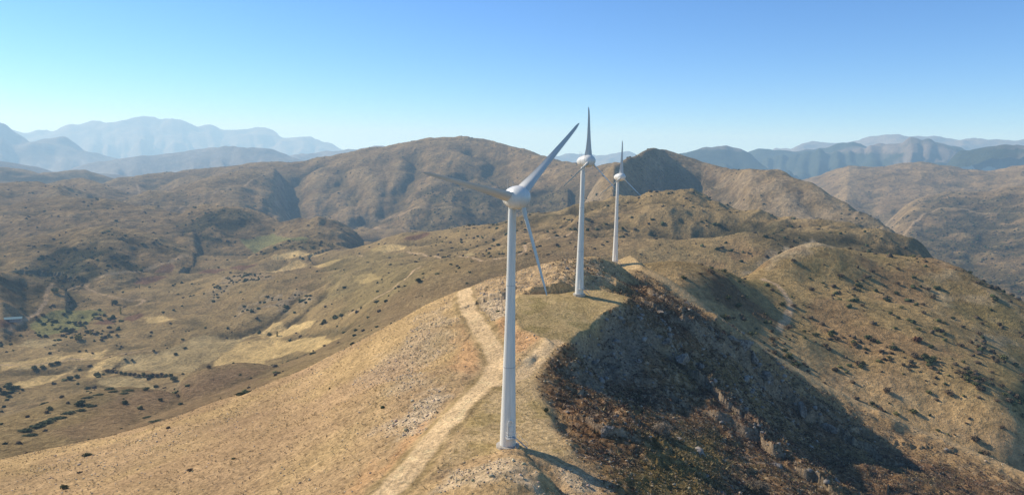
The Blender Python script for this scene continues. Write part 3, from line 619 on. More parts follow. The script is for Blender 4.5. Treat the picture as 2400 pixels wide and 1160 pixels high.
class MB:
    def __init__(s): s.v = []; s.f = []
    def ring(s, c, u, w, ru, rw, n): 
        b = len(s.v)
        for k in range(n):
            a = 2*math.pi*k/n; s.v.append(tuple(c[i]+u[i]*ru*math.cos(a)+w[i]*rw*math.sin(a) for i in range(3)))
        return b
    def tube(s, P, r, n=10, cap=True):
        bs = []
        for i, p in enumerate(P):
            a = P[max(i-1, 0)]; b = P[min(i+1, len(P)-1)]; d = np.array(b, float)-np.array(a, float); d /= np.linalg.norm(d)+1e-9
            up = np.array([0, 0, 1.]) if abs(d[2]) < .9 else np.array([1., 0, 0]); u = np.cross(d, up); u /= np.linalg.norm(u); w = np.cross(d, u)
            rad = r if not isinstance(r, (list, tuple)) else r[i]
            bs.append(s.ring(p, u, w, rad, rad, n))
        for b0, b1 in zip(bs[:-1], bs[1:]):
            for k in range(n): s.f.append((b0+k, b0+(k+1) % n, b1+(k+1) % n, b1+k))
        if cap: s.f.append(tuple(bs[0]+k for k in range(n))); s.f.append(tuple(bs[-1]+k for k in range(n))[::-1])
    def lathe(s, prof, n=48, axis='z', cap=True):
        bs = []
        for h, r in prof:
            b = len(s.v)
            for k in range(n):
                a = 2*math.pi*k/n; c, d = r*math.cos(a), r*math.sin(a)
                s.v.append((c, d, h) if axis == 'z' else (h, c, d))
            bs.append(b)
        for b0, b1 in zip(bs[:-1], bs[1:]):
            for k in range(n): s.f.append((b0+k, b0+(k+1) % n, b1+(k+1) % n, b1+k))
        if cap: s.f.append(tuple(bs[0]+k for k in range(n))[::-1]); s.f.append(tuple(bs[-1]+k for k in range(n)))
    def box(s, x0, x1, y0, y1, z0, z1):
        b = len(s.v); s.v += [(x, y, z) for z in (z0, z1) for y in (y0, y1) for x in (x0, x1)]
        s.f += [(b, b+2, b+3, b+1), (b+4, b+5, b+7, b+6), (b, b+1, b+5, b+4), (b+2, b+6, b+7, b+3), (b, b+4, b+6, b+2), (b+1, b+3, b+7, b+5)]
    def build(s, name, mat, parent=None, smooth=True, bevel=0, **kw):
        me = bpy.data.meshes.new(name); me.from_pydata([tuple(map(float, p)) for p in s.v], [], s.f); me.materials.append(mat)
        import bmesh
        bm = bmesh.new(); bm.from_mesh(me); bmesh.ops.recalc_face_normals(bm, faces=bm.faces)
        if bevel: bmesh.ops.bevel(bm, geom=list(bm.edges), offset=bevel, segments=2, affect='EDGES')
        for f in bm.faces: f.smooth = smooth
        for e in bm.edges:
            if len(e.link_faces) == 2 and e.calc_face_angle(0) > .6: e.smooth = False
        bm.to_mesh(me); bm.free()
        return link(name, me, parent, **kw)
TH = 44.0; RB = 1.48; RT = .66
def make_turbine():
    root = empty('wind_turbine', (0, 0, 0))
    b = MB(); b.lathe([(-1.5, 2.15), (.24, 2.15), (.30, 2.08), (.30, .2)], 64); b.build('foundation', M_conc, root)
    b = MB(); b.lathe([(.16, RB+.06), (.30, RB+.06), (.30, RB), (5, RB-.10), (12, RB-.30), (22, RB-.52), (33, RB-.70), (TH-1.2, RT+.06), (TH-.3, RT), (TH, RT+.02)], 72); tw = b.build('tower', M_tower, root)
    for hz_, r_ in ((15.0, RB-.365), (30.0, RB-.652)):
        b = MB(); b.lathe([(hz_-.04, r_), (hz_-.06, r_+.05), (hz_+.06, r_+.05), (hz_+.04, r_)], 72, cap=False); b.build('flange_seam', M_metal, tw)
    # door side looks to the picture's front right; local -Y is the camera side
    b = MB()
    dirr = -70*D2R; cx, cy = math.cos(dirr), math.sin(dirr); tx, ty = -cy, cx
    def L(o, t, z): return (cx*o+tx*t, cy*o+ty*t, z)
    b.v += [L(RB-.02, -.4, 2.25), L(RB-.02, .4, 2.25), L(RB-.04, .4, 4.1), L(RB-.04, -.4, 4.1)]; 
    b.v += [L(RB+.06, -.4, 2.25), L(RB+.06, .4, 2.25), L(RB+.02, .4, 4.1), L(RB+.02, -.4, 4.1)]
    b.f += [(4, 5, 6, 7), (0, 4, 7, 3), (1, 2, 6, 5), (3, 7, 6, 2), (0, 1, 5, 4)]; dr = b.build('door', M_tower, tw, smooth=False)
    b = MB(); b.tube([L(RB+.06, .3, 3.1), L(RB+.12, .3, 3.1), L(RB+.12, .3, 3.35), L(RB+.05, .3, 3.35)], .02, 6); b.build('handle', M_metal, dr)
    b = MB()
    for t in (-.9, .75): b.tube([L(RB+.75, t, 2.2), L(RB+.0, t, 1.5)], .04, 6)
    g0 = len(b.v)
    for t0, t1, o0, o1 in ((-.95, .8, RB-.25, RB+.95),):
        b.v += [L(o, t, z) for z in (2.14, 2.22) for o in (o0, o1) for t in (t0, t1)]
        b.f += [(g0, g0+1, g0+3, g0+2), (g0+4, g0+6, g0+7, g0+5), (g0, g0+4, g0+5, g0+1), (g0+2, g0+3, g0+7, g0+6), (g0, g0+2, g0+6, g0+4), (g0+1, g0+5, g0+7, g0+3)]
    pf = b.build('platform', M_metal, root, smooth=False)
    b = MB()
    o1 = RB+.92
    for z in (2.75, 3.25): b.tube([L(RB+.1, -.92, z), L(o1, -.92, z), L(o1, .78, z)], .03, 6)
    for o, t in ((o1, -.92), (o1, -.1), (o1, .78), (RB+.25, -.92)): b.tube([L(o, t, 2.2), L(o, t, 3.27)], .03, 6)
    b.build('railing', M_white, pf)
    b = MB(); P0, P1 = (RB+.45, .80, 2.18), (RB+.2, 3.1, .05)
    for o in (RB+.12, RB+.85): b.tube([L(o, .8, 2.16), L(o, 3.0, .05)], .05, 6)
    for k in range(9):
        t = .95+k*.24; z = 2.0-k*.23; g0 = len(b.v)
        b.v += [L(o, tt, zz) for zz in (z-.03, z) for o in (RB+.12, RB+.85) for tt in (t-.12, t+.12)]
        b.f += [(g0, g0+1, g0+3, g0+2), (g0+4, g0+6, g0+7, g0+5), (g0, g0+4, g0+5, g0+1), (g0+2, g0+3, g0+7, g0+6), (g0, g0+2, g0+6, g0+4), (g0+1, g0+5, g0+7, g0+3)]
    sr = b.build('stairs', M_metal, root, smooth=False)
    b = MB(); b.tube([L(RB+.85, .8, 3.2), L(RB+.85, 3.0, 1.05), L(RB+.85, 3.0, .05)], .03, 6); b.tube([L(RB+.85, 1.9, 2.1), L(RB+.85, 1.9, 1.1)], .03, 6); b.build('handrail', M_white, sr)
    b = MB(); P = [L(RB+.16, -.62, 2.2), L(RB+.16, -.62, 4.8)]
    for k in range(9):
        a = math.pi*1.25*k/8; P.append(L(RB+.16, -.62+.42*(1-math.cos(a)), 4.95+.42*math.sin(a)))
    b.tube(P, .09, 10); b.build('vent_pipe', M_white, root)
    # nacelle and rotor, axis local +X, in a frame turned by yaw
    return root
def egg_profile(x0, x1, r, p0, p1, n=22):
    return [(x0+(x1-x0)*k/n, r*max(0.0, math.sin(math.pi*.5*(k/n)**p0))**p1) for k in range(n+1)]
def blade_mesh(Rb, name='blade'):
    b = MB(); n = 20; secs = []
    S = [1.0, 1.6, 2.2, 3.0, 4.0, 5.5, 7.5, 10, 12.5, 15, 16.5, 17.2, 17.7, 18.0]
    for s in S:
        f = s/18.0
        ch = np.interp(s, [1.0, 1.8, 2.6, 4, 7.5, 12.5, 16.5, 17.5, 18.0], [2.7, 2.6, 2.35, 1.9, 1.3, .88, .58, .42, .1])
        th = np.interp(s, [1, 1.8, 4, 8, 18], [.95, .62, .34, .22, .13])*min(ch, 2.2)
        tw = np.interp(s, [1, 4, 9, 18], [56, 44, 34, 26])*D2R
        bend = .25*max(0, (s-15.5)/2.5)**2; sweep = -.10*max(0, (s-15)/3)**2
        lead = -.30*ch
        base = len(b.v)
        for k in range(n):
            a = 2*math.pi*k/n; cx = .5*(1-math.cos(a)); yt = math.sin(a)*(.5*th)*(1.2*math.sqrt(max(cx, 0))*(1-cx)*1.6+.12*(1-cx)+.02)
            u = lead+cx*ch+sweep*0; w = yt
            # chord runs from the leading edge (+Y) to the trailing edge, turned back toward the nacelle (-X)
            y = -(u*math.cos(tw)-w*math.sin(tw))+sweep; x = -(u*math.sin(tw)+w*math.cos(tw))-bend*.6
            b.v.append((x, y, s*Rb/18.0))
        secs.append(base)
    for b0, b1 in zip(secs[:-1], secs[1:]):
        for k in range(n): b.f.append((b0+k, b0+(k+1) % n, b1+(k+1) % n, b1+k))
    b.f.append(tuple(secs[-1]+k for k in range(n))); b.f.append(tuple(secs[0]+k for k in range(n))[::-1])
    return b
def assemble(root, yaw, tilt, phase, rot, hubz):
    """nacelle, hub and blades; shared meshes are made once and reused"""
    y = yaw*D2R; ang = math.atan2(-math.cos(y), math.sin(y))     # local +X points along the rotor axis
    def put(nm, me, par, loc, eul): 
        o = link(nm, me, par); o.location = loc; o.rotation_euler = eul; return o
    e = (0, -tilt*D2R, ang)
    from mathutils import Euler, Matrix, Vector
    Rm = Euler(e, 'XYZ').to_matrix()
    c = Vector((0, 0, TH+hubz))
    na = put('nacelle', MESH['nacelle'], root, c, e)
    for k in ('cowling_seam', 'mast', 'mast_b', 'hatch'):
        if k in MESH: put({'mast_b': 'mast'}.get(k, k), MESH[k], na, (0, 0, 0), (0, 0, 0))
    put('yaw_collar', MESH['yaw_collar'], root, (0, 0, TH), (0, 0, 0))
    hb = put('hub', MESH['hub'], root, c, e)
    for k in range(3):
        M = Rm @ Matrix.Rotation(-(phase+120*k)*D2R, 3, 'X')
        o = link('blade', MESH['blade'], root); o.location = c+Rm @ Vector((2.75, 0, 0)); o.rotation_euler = M.to_euler('XYZ'); o.scale = (1, 1, rot/18.0)
MESH = {}
def proto(nm, b, mat, smooth=True):
    o = b.build(nm, mat); MESH[nm] = o.data; bpy.data.objects.remove(o)
b = MB(); pr = [(-2.5, .02), (-2.45, .28), (-2.3, .55), (-2.0, .90), (-1.5, 1.28), (-.9, 1.58), (-.2, 1.80), (.6, 1.97), (1.3, 2.06), (1.85, 2.08), (1.9, 1.9)]
b.lathe(pr, 64, 'x'); proto('nacelle', b, M_white)
b = MB(); b.lathe([(1.96, 1.88), (1.98, 2.09), (2.4, 2.08), (2.9, 2.0), (3.4, 1.82), (3.85, 1.55), (4.25, 1.18), (4.55, .8), (4.72, .4), (4.78, .02)], 64, 'x'); proto('hub', b, M_white)
b = MB(); b.lathe([(-.03, 1.845), (-.02, 1.865), (.03, 1.878), (.04, 1.86)], 64, 'x', False); proto('cowling_seam', b, M_dark)
b = MB(); b.tube([(-.9, -.5, 1.45), (-.9, -.5, 3.3)], .035, 6); b.tube([(-.9, -.5, 3.2), (-.9, -.3, 3.25), (-.9, -.3, 3.45)], .03, 6); proto('mast', b, M_metal)
b = MB(); b.tube([(-.9, .5, 1.45), (-.9, .5, 3.0)], .035, 6); b.tube([(-.9, .5, 2.8), (-.75, .65, 2.8), (-.75, .65, 3.0)], .03, 6); proto('mast_b', b, M_metal)
b = MB(); b.lathe([(-.3, RT+.02), (.05, RT+.1), (.45, RT+.42), (.9, RT+.75)], 48); proto('yaw_collar', b, M_white)
proto('blade', blade_mesh(18.0), M_blade)

bases = {}
def place(px, py, r_z, yaw, tilt, ph, rot, hubz, label):
    x, y = px
    t = make_turbine() if not bases else None
    if t is None:
        src = bases['src']; t = src.copy(); COL.objects.link(t)
        for ch in src.children:
            if ch.name.split('.')[0] in ('blade', 'nacelle', 'hub', 'yaw_collar'): continue
            c = ch.copy(); COL.objects.link(c); c.parent = t
            for g in ch.children:
                d = g.copy(); COL.objects.link(d); d.parent = c
                for h_ in g.children:
                    e_ = h_.copy(); COL.objects.link(e_); e_.parent = d
    else: bases['src'] = t
    t.location = (x, y, r_z+EYE); t['label'] = label; t['category'] = 'wind turbine'; t['group'] = 'wind turbines along the ridge'
    assemble(t, yaw, tilt, ph, rot, hubz)
def at(px, py, z):
    a, t = azt(px, py); r = z/t; return r*math.sin(a), r*math.cos(a)
def gz(x, y): return ground(x, y)
for (px, py, z, yaw, tilt, ph, rot, hz_, lab) in (
    (1190, 1042, -51.46, 28, 4, 43.5, 18.4, 1.7, 'largest white wind turbine beside the dirt road fork with rotor turned toward the camera'),
    (1357, 706, -46.7, 50, 4, 1.5, 18, 1.7, 'middle white wind turbine on the grassy pad in front of the rock cut'),
    (1441, 622, -52.3, 42, 4, 3.5, 18.9, 2.0, 'smallest white wind turbine farthest along the ridge behind the bushy knoll')):
    x, y = at(px, py, z); zz = max(gz(x+dx, y+dy) for dx in (-1.6, 0, 1.6) for dy in (-1.6, 0, 1.6)); place((x, y), 0, zz-.02, yaw, tilt, ph, rot, hz_, lab)

# ------------------------------------------------------------------ stones, brush, shrubs and trees
def leaf_mat(name, col, var=.35):
    m, nt, b = new_mat(name); oi = nt.nodes.new('ShaderNodeObjectInfo'); geo = nt.nodes.new('ShaderNodeNewGeometry')
    n = noise(nt, .9, 3, .6, geo.outputs['Position']); k = ramp(nt, n.outputs[0], .3, .7, 1-var, 1+var); k = mul(nt, k, ramp(nt, oi.outputs['Random'], 0, 1, .8, 1.2))
    vm = nt.nodes.new('ShaderNodeVectorMath'); vm.operation = 'SCALE'; vm.inputs[0].default_value = col; nt.links.new(k, vm.inputs['Scale'])
    nt.links.new(vm.outputs[0], b.inputs['Base Color']); b.inputs['Roughness'].default_value = .9; b.inputs['Specular IOR Level'].default_value = .05
    return m
def attr_mat(name, scale):
    m, nt, b = new_mat(name); at = nt.nodes.new('ShaderNodeAttribute'); at.attribute_name = 'soil'
    geo = nt.nodes.new('ShaderNodeNewGeometry'); n = noise(nt, scale, 4, .6, geo.outputs['Position']); k = ramp(nt, n.outputs[0], .3, .7, .75, 1.25)
    vm = nt.nodes.new('ShaderNodeVectorMath'); vm.operation = 'SCALE'; nt.links.new(at.outputs['Color'], vm.inputs[0]); nt.links.new(k, vm.inputs['Scale']); nt.links.new(vm.outputs[0], b.inputs['Base Color'])
    b.inputs['Roughness'].default_value = 1; b.inputs['Specular IOR Level'].default_value = 0
    return m
M_stone = attr_mat('limestone', 3.0); M_brush = attr_mat('dry_brush', 2.0); M_scrub = attr_mat('scrub_leaves', .6)
AREA = R*np.gradient(R, axis=0)*(az[1]-az[0])*np.sqrt(1+np.minimum(SL, 2.5)**2)
def sample(mask, n, seed):
    g = np.random.default_rng(seed); p = (mask*AREA).ravel(); tot = p.sum()
    cdf = np.cumsum(p)/tot; k = np.searchsorted(cdf, g.random(n)); i, j = np.unravel_index(k, Z.shape)
    l = lv[i]+(g.random(n)-.5)*.003; a = az[j]+(g.random(n)-.5)*(az[1]-az[0]); r = np.exp(np.clip(l, lv[0], lv[-2]))
    x = r*np.sin(a); y = r*np.cos(a); return x, y, ground_np(x, y), i, j
import bmesh
bm = bmesh.new(); bmesh.ops.create_icosphere(bm, subdivisions=1, radius=1); ICO_V = np.array([v.co[:] for v in bm.verts]); ICO_F = np.array([[v.index for v in f.verts] for f in bm.faces]); bm.free()
bm = bmesh.new(); bmesh.ops.create_icosphere(bm, subdivisions=2, radius=1); ICO2_V = np.array([v.co[:] for v in bm.verts]); ICO2_F = np.array([[v.index for v in f.verts] for f in bm.faces]); bm.free()
_g = np.random.default_rng(2); TV, TF = [], []
for k in range(11):
    a = _g.uniform(0, 6.28); e = _g.uniform(.25, 1.45); d = np.array([math.cos(a)*math.cos(e), math.sin(a)*math.cos(e), math.sin(e)]); u = np.cross(d, _g.normal(size=3)); u /= np.linalg.norm(u)
    o_ = np.array([math.cos(a), math.sin(a), 0])*.35*_g.random(); TV += [o_-u*.16, o_+d*1.15, o_+u*.16+d*.25]; TF.append([3*k, 3*k+1, 3*k+2])
TUFT = (np.array(TV), np.array(TF))
def swarm(name, xyz, size, cols, mat, jitter=.25, flat_=.7, base=(ICO_V, ICO_F), seed=1, label=None, cat=None, sink=.2, kind='stuff', colj=.0):
    g = np.random.default_rng(seed); BV, BF = base; n = len(size); m = len(BV)
    th = g.random(n)*6.283; c, s_ = np.cos(th), np.sin(th)
    v = BV[None]*(1+g.normal(size=(n, m, 1))*jitter)*np.stack([g.uniform(.7, 1.3, n), g.uniform(.7, 1.3, n), flat_*g.uniform(.75, 1.25, n)], 1)[:, None]
    v = v*size[:, None, None]
    vx = v[..., 0]*c[:, None]-v[..., 1]*s_[:, None]; vy = v[..., 0]*s_[:, None]+v[..., 1]*c[:, None]
    P = np.stack([vx+xyz[0][:, None], vy+xyz[1][:, None], v[..., 2]+(xyz[2]+EYE+size*flat_*(1-sink)-size*flat_*.35)[:, None]], -1)
    Fc = BF[None]+(np.arange(n)*m)[:, None, None]
    cc = np.repeat(cols[:, None], m, 1)*(1+colj*g.normal(size=(n, m, 1)))
    me = mesh_from(name, P.reshape(-1, 3), Fc.reshape(-1, 3), mat, np.clip(cc, .005, .9).reshape(-1, 3), smooth=False)
    o = link(name, me, kind=kind)
    if label: o['label'] = label
    if cat: o['category'] = cat
    return o
nearm = (R < 470)
cone = (np.abs(AZ) < 37*D2R)
# loose limestone
sm = (scree*2.0+knollM*1.2+steep*.75+slopeL*.06+slopeL*.3*sst(.35, .9, n_b+.5*n_c)*(R > 200))*nearm*cone*(1-road)
x, y, z, i, j = sample(sm, 48000, 5); g = np.random.default_rng(6)
size = np.clip(np.exp(g.normal(-2.05, .42, len(x))), .06, .6)
colr = np.array([.56, .44, .29])*g.uniform(.55, 1.25, (len(x), 1))*np.array([1, 1, 1])+g.normal(size=(len(x), 3))*.015
dk = steep[i, j][:, None]; colr = colr*(1-.35*dk)
swarm('stones', (x, y, z), size, colr, M_stone, .22, .62, seed=7, label='loose pale limestone rubble strewn over the ridge and its slopes', cat='stones')
# blocks on the rocky spur and the dark face
bmk = (steep*sst(.75, 1.3, SL)+knollM*.05)*nearm*cone
x, y, z, i, j = sample(bmk, 900, 15); size = np.clip(np.exp(g.normal(-.85, .5, len(x))), .2, 1.5)
swarm('rubble', (x, y, z), size, np.array([.30, .26, .21])*g.uniform(.6, 1.2, (len(x), 1))*np.ones(3), M_stone, .25, .75, seed=17, label='angular grey rock blocks broken from the ledges of the steep slope', cat='rocks', sink=.55)
# low brush: red-brown on the dark face, straw tufts on the golden slope
bmk = (steep*(.35+sst(-.3, .4, n_e))*(1-.6*bowl)*(1-.95*spc)*(1-.45*spl)*(1-.25*sst(.9, 1.4, SL))+knollM*.3*(X > 16))*nearm*cone*(1-road)
x, y, z, i, j = sample(bmk, 60000, 25); size = np.clip(np.exp(g.normal(-1.3, .45, len(x))), .12, 1.0)
pal = np.array([[.105, .064, .046], [.19, .14, .09], [.070, .050, .040], [.20, .155, .08], [.08, .07, .04]]); w_ = g.choice(5, len(x), p=[.3, .25, .2, .15, .1])
cb = pal[w_]*g.uniform(.7, 1.35, (len(x), 1)); ol = olive[i, j][:, None]; cb = cb*(1-.5*ol)+np.array([.20, .165, .065])*.5*ol; ru = rust[i, j][:, None]; cb = cb*(1-.25*ru)+np.array([.15, .085, .048])*.25*ru
swarm('brush', (x, y, z), size, cb*1.25, M_brush, .25, .8, base=TUFT, seed=27, label='low red-brown scrub covering the steep slope right of the turbines', cat='scrub', colj=.25)
bmk = (slopeL*(.5+.8*sst(-.2, .5, n_c))+poly_mask(padA, 1, 1, 5, 1)*.25)*nearm*cone*(1-road)*(1-.6*scree)
x, y, z, i, j = sample(bmk, 34000, 35); size = np.clip(np.exp(g.normal(-1.5, .3, len(x))), .1, .5)
swarm('dry_grass', (x, y, z), size, np.array([.42, .315, .175])*g.uniform(.7, 1.2, (len(x), 1))*np.ones(3), M_brush, .25, .8, base=TUFT, seed=37, label='tufts of straw coloured dry grass over the open golden slope', cat='grass', colj=.2)

def crown_mesh(name, mat, kind, seed, n=260, leaf=.11):
    """leaf faces spread through a lumpy crown of unit radius; height about 1.5"""
    g = np.random.default_rng(seed); V_, F_ = [], []
    lobes = [(g.uniform(-.36, .36), g.uniform(-.36, .36), g.uniform(.5, .85), g.uniform(.42, .6)) for _ in range(7)]+[(0, 0, .6, .65)]*2
    if kind == 'tall': lobes = [(g.uniform(-.22, .22), g.uniform(-.22, .22), .4+k*.33, .42-.03*k) for k in range(8)]
    if kind == 'cypress': lobes = [(0, 0, .4+k*.35, .26-.025*k) for k in range(8)]
    for k in range(n):
        lx, ly, lz, lr = lobes[g.integers(len(lobes))]; d = g.normal(size=3); d /= np.linalg.norm(d); rad = lr*g.uniform(.55, 1.05)
        c = np.array([lx, ly, lz])+d*rad*np.array([1, 1, .8])
        if c[2] < .05: c[2] = .05+g.random()*.1
        u = g.normal(size=3); u /= np.linalg.norm(u); w = np.cross(u, d+g.normal(size=3)*.4); w /= np.linalg.norm(w)+1e-6; a = leaf*g.uniform(.7, 1.6); b0 = len(V_)
        if kind == 'twiggy':
            V_ += [c-u*a*1.8, c+w*a*.22, c+u*a*1.8]; F_.append((b0, b0+1, b0+2))
        else:
            V_ += [c-u*a, c+w*a*.8, c+u*a, c-w*a*.8]; F_.append((b0, b0+1, b0+2, b0+3))
    me = bpy.data.meshes.new(name); me.from_pydata([tuple(map(float, p)) for p in V_], [], F_); me.materials.append(mat); return me
def stem_mesh(name, mat, h=.6):
    b = MB(); g = np.random.default_rng(4)
    b.tube([(0, 0, -.15), (.02, 0, h*.4), (0, .03, h)], [.06, .045, .025], 6)
    for k in range(5):
        a = k*1.3; b.tube([(0, 0, h*(.2+.12*k)), (math.cos(a)*.3, math.sin(a)*.3, h*(.6+.15*k))], [.03, .012], 5)
    o = b.build(name, mat); me = o.data; bpy.data.objects.remove(o); return me
M_lv = dict(evergreen=leaf_mat('evergreen_leaves', (.095, .105, .05)), brown=leaf_mat('brown_leaves', (.150, .110, .068)), grey=leaf_mat('grey_twigs', (.26, .205, .14)), yellow=leaf_mat('autumn_leaves', (.34, .26, .06)), olive=leaf_mat('olive_leaves', (.15, .145, .06)), red=leaf_mat('rusty_leaves', (.17, .075, .04)))
M_bark = leaf_mat('bark', (.12, .09, .07))
CR = {}
for sp_, knd, nn, lf in (('evergreen', 'round', 300, .12), ('brown', 'round', 240, .11), ('grey', 'twiggy', 1500, .10), ('yellow', 'tall', 420, .10), ('olive', 'round', 280, .11), ('red', 'round', 220, .11)):
    CR[sp_] = [crown_mesh('crown', M_lv[sp_], knd, 50+k, nn, lf) for k in range(3)]
CR['cypress'] = [crown_mesh('crown', M_lv['evergreen'], 'cypress', 90+k, 420, .10) for k in range(2)]
CR['yellow_round'] = [crown_mesh('crown', M_lv['yellow'], 'round', 95, 320, .11)]
STEM = stem_mesh('stem', M_bark)
WORD = dict(evergreen='dark green', brown='brown', grey='pale bare', yellow='yellow', olive='olive green', red='rusty red', cypress='dark', yellow_round='yellow')
nplant = 0
def plant(x, y, size, sp_, label, name='shrub', cat='shrub', group=None, parts=True, squash=1.0, sx=1.0, rz=None):
    global nplant
    nplant += 1; g = random.Random(nplant*13)
    me = CR[sp_][nplant % len(CR[sp_])]; z = ground(x, y)+EYE-.08*size
    if parts:
        o = empty(name, (x, y, z)); c = link('crown', me, o); link('stem' if name == 'shrub' else 'trunk', STEM, o)
    else: o = link(name, me); o.location = (x, y, z)
    s0 = size*(.55 if sp_ not in ('yellow', 'cypress') else .30); o.scale = (s0*sx, s0*g.uniform(.85, 1.15), s0*squash*g.uniform(.85, 1.15)); o.rotation_euler = (0, 0, g.uniform(0, 6.28) if rz is None else rz)
    o['label'] = label; o['category'] = cat
    if group: o['group'] = group
    return o
def plant_px(px, py, size, sp_, label, **kw):
    x, y = hitgrid(px, py, TB); plant(x, y, size, sp_, label, **kw)
# single plants that can be told apart
for a in [
 (1550, 1022, 6.2, 'grey', 'large pale rounded bare shrub on the brown slope below the dark hollow', dict(squash=.85)),
 (1775, 1150, 6.4, 'grey', 'pale wispy bare shrub cut off by the bottom edge right of centre', dict(squash=.8)),
 (575, 922, 5.0, 'evergreen', 'green shrub patch on the golden slope near its skyline', dict(squash=.4, sx=2.0, rz=.6)),
 (205, 1068, 3.2, 'evergreen', 'small round dark green shrub low on the golden slope at far left', dict(squash=.6)),
 (186, 1108, 2.0, 'brown', 'little brown shrub on the golden slope below a dark green one', dict(squash=.5)),
 (345, 978, 5.0, 'evergreen', 'dark green shrub at the edge of the golden slope, upper of two', dict(squash=.4, sx=1.6, rz=.5)),
 (370, 986, 6.0, 'evergreen', 'long green shrub patch at the edge of the golden slope, lower of two', dict(squash=.35, sx=2.2, rz=.5)),
 (150, 1146, 2.4, 'olive', 'yellow-green shrub beside the bottom left edge', dict(squash=.8)),
 (760, 812, 4.2, 'brown', 'dark brown shrub standing on the skyline of the golden slope', dict(squash=1.0)),
 (583, 803, 2.0, 'brown', 'tiny brown shrub just past the golden slope beside the straw field', dict()),
 (183, 795, 14, 'yellow_round', 'bright yellow autumn tree at the foot of the green thicket', dict(name='tree', cat='tree', squash=.8)),
 (212, 785, 12, 'yellow', 'yellow-green autumn tree behind the bright yellow one', dict(name='tree', cat='tree', squash=.8)),
 (283, 736, 14, 'yellow', 'tall yellow-green tree below the dark cypresses', dict(name='tree', cat='tree')),
 (128, 686, 15, 'olive', 'olive tree at the foot of the dark wooded hill', dict(name='tree', cat='tree')),
 (263, 716, 15, 'cypress', 'narrow dark cypress beside the valley track', dict(name='cypress', cat='tree')),
 (270, 713, 12, 'evergreen', 'dark tree cluster right of the narrow cypress', dict(name='tree', cat='tree')),
 (327, 676, 10, 'cypress', 'dark pointed tree on the small rocky rise by the soil field', dict(name='cypress', cat='tree')),
 (632, 788, 8.5, 'olive', 'olive green tree left of a tall yellowish one above the straw field', dict(name='tree', cat='tree')),
 (650, 788, 10.5, 'yellow', 'tall yellowish poplar at the upper edge of the straw field', dict(name='tree', cat='tree')),
 (760, 758, 8, 'olive', 'olive bush in the gully above the straw fields', dict()), (785, 748, 9, 'evergreen', 'dark green bush deep in the shaded gully', dict()), (800, 742, 7, 'evergreen', 'dark bush at the upper end of the shaded gully', dict()),
 (981, 662, 9.5, 'evergreen', 'large dark green bush beside the faint track left of the turbines', dict(squash=.8)),
 (1100, 530, 10, 'evergreen', 'dark green bush on the bare ridge behind the nearest rotor', dict(squash=.8)),
 (2150, 800, 8.0, 'red', 'large rusty brown bush on the right hill face', dict(squash=.8)),
 (2168, 842, 6.0, 'evergreen', 'dark green bush below the rusty brown one', dict()), (2186, 845, 5.0, 'olive', 'yellow-green bush next to a dark green bush on the right hill', dict()),
 (2352, 842, 6.0, 'olive', 'olive bush near the right edge beside a short stone line', dict()), (2142, 968, 5.5, 'olive', 'bright olive bush low on the right hill above the spur', dict(squash=.8)),
 (1970, 647, 6.0, 'brown', 'brown bush cluster high on the right hill, left of three', dict(squash=.6, sx=1.4)), (2028, 649, 5.5, 'brown', 'brown bush high on the right hill, middle of three', dict(squash=.6)), (2104, 632, 4.5, 'brown', 'small dark bush near the crest of the right hill', dict()),
 (2105, 667, 4.5, 'brown', 'dark bush below the crest of the right hill, lowest of three', dict()), (2010, 671, 4.0, 'evergreen', 'small green bush under two brown bushes on the right hill', dict()),
]: plant_px(*a[:5], **a[5])
def crag_mesh(name, seed):
    g = np.random.default_rng(seed); bm = bmesh.new(); bmesh.ops.create_icosphere(bm, subdivisions=4, radius=1)
    N_ = g.normal(size=(26, 3)); N_ /= np.linalg.norm(N_, axis=1)[:, None]; D_ = g.uniform(.42, .85, 26)
    for v in bm.verts:
        p = np.array(v.co)
        for n_, d_ in zip(N_, D_):
            q = p@n_-d_
            if q > 0: p = p-n_*q
        p = p+np.array(v.co)*float(perlin(v.co.x*5+seed, v.co.y*5+v.co.z*7, seed))*.07
        p[0] += .25*p[2]; v.co = p*np.array([1.25, .9, 1.0])
    me = bpy.data.meshes.new(name); bm.to_mesh(me); bm.free(); me.materials.append(M_crag); return me
m_, nt_, b_ = new_mat('grey_crag_rock'); M_crag = m_; geo_ = nt_.nodes.new('ShaderNodeNewGeometry')
n1 = noise(nt_, .9, 8, .7, geo_.outputs['Position']); n2 = noise(nt_, .15, 4, .6, geo_.outputs['Position']); cr_ = nt_.nodes.new('ShaderNodeValToRGB'); nt_.links.new(n1.outputs[0], cr_.inputs[0])
cr_.color_ramp.elements[0].position = .35; cr_.color_ramp.elements[0].color = (.11, .085, .062, 1); cr_.color_ramp.elements[1].position = .62; cr_.color_ramp.elements[1].color = (.40, .33, .25, 1)
nt_.links.new(cr_.outputs[0], b_.inputs['Base Color']); bp_ = nt_.nodes.new('ShaderNodeBump'); bp_.inputs['Distance'].default_value = .6; nt_.links.new(n1.outputs[0], bp_.inputs['Height']); nt_.links.new(bp_.outputs[0], b_.inputs['Normal'])
CRAG = [crag_mesh('rock_outcrop', 60+k) for k in range(5)]
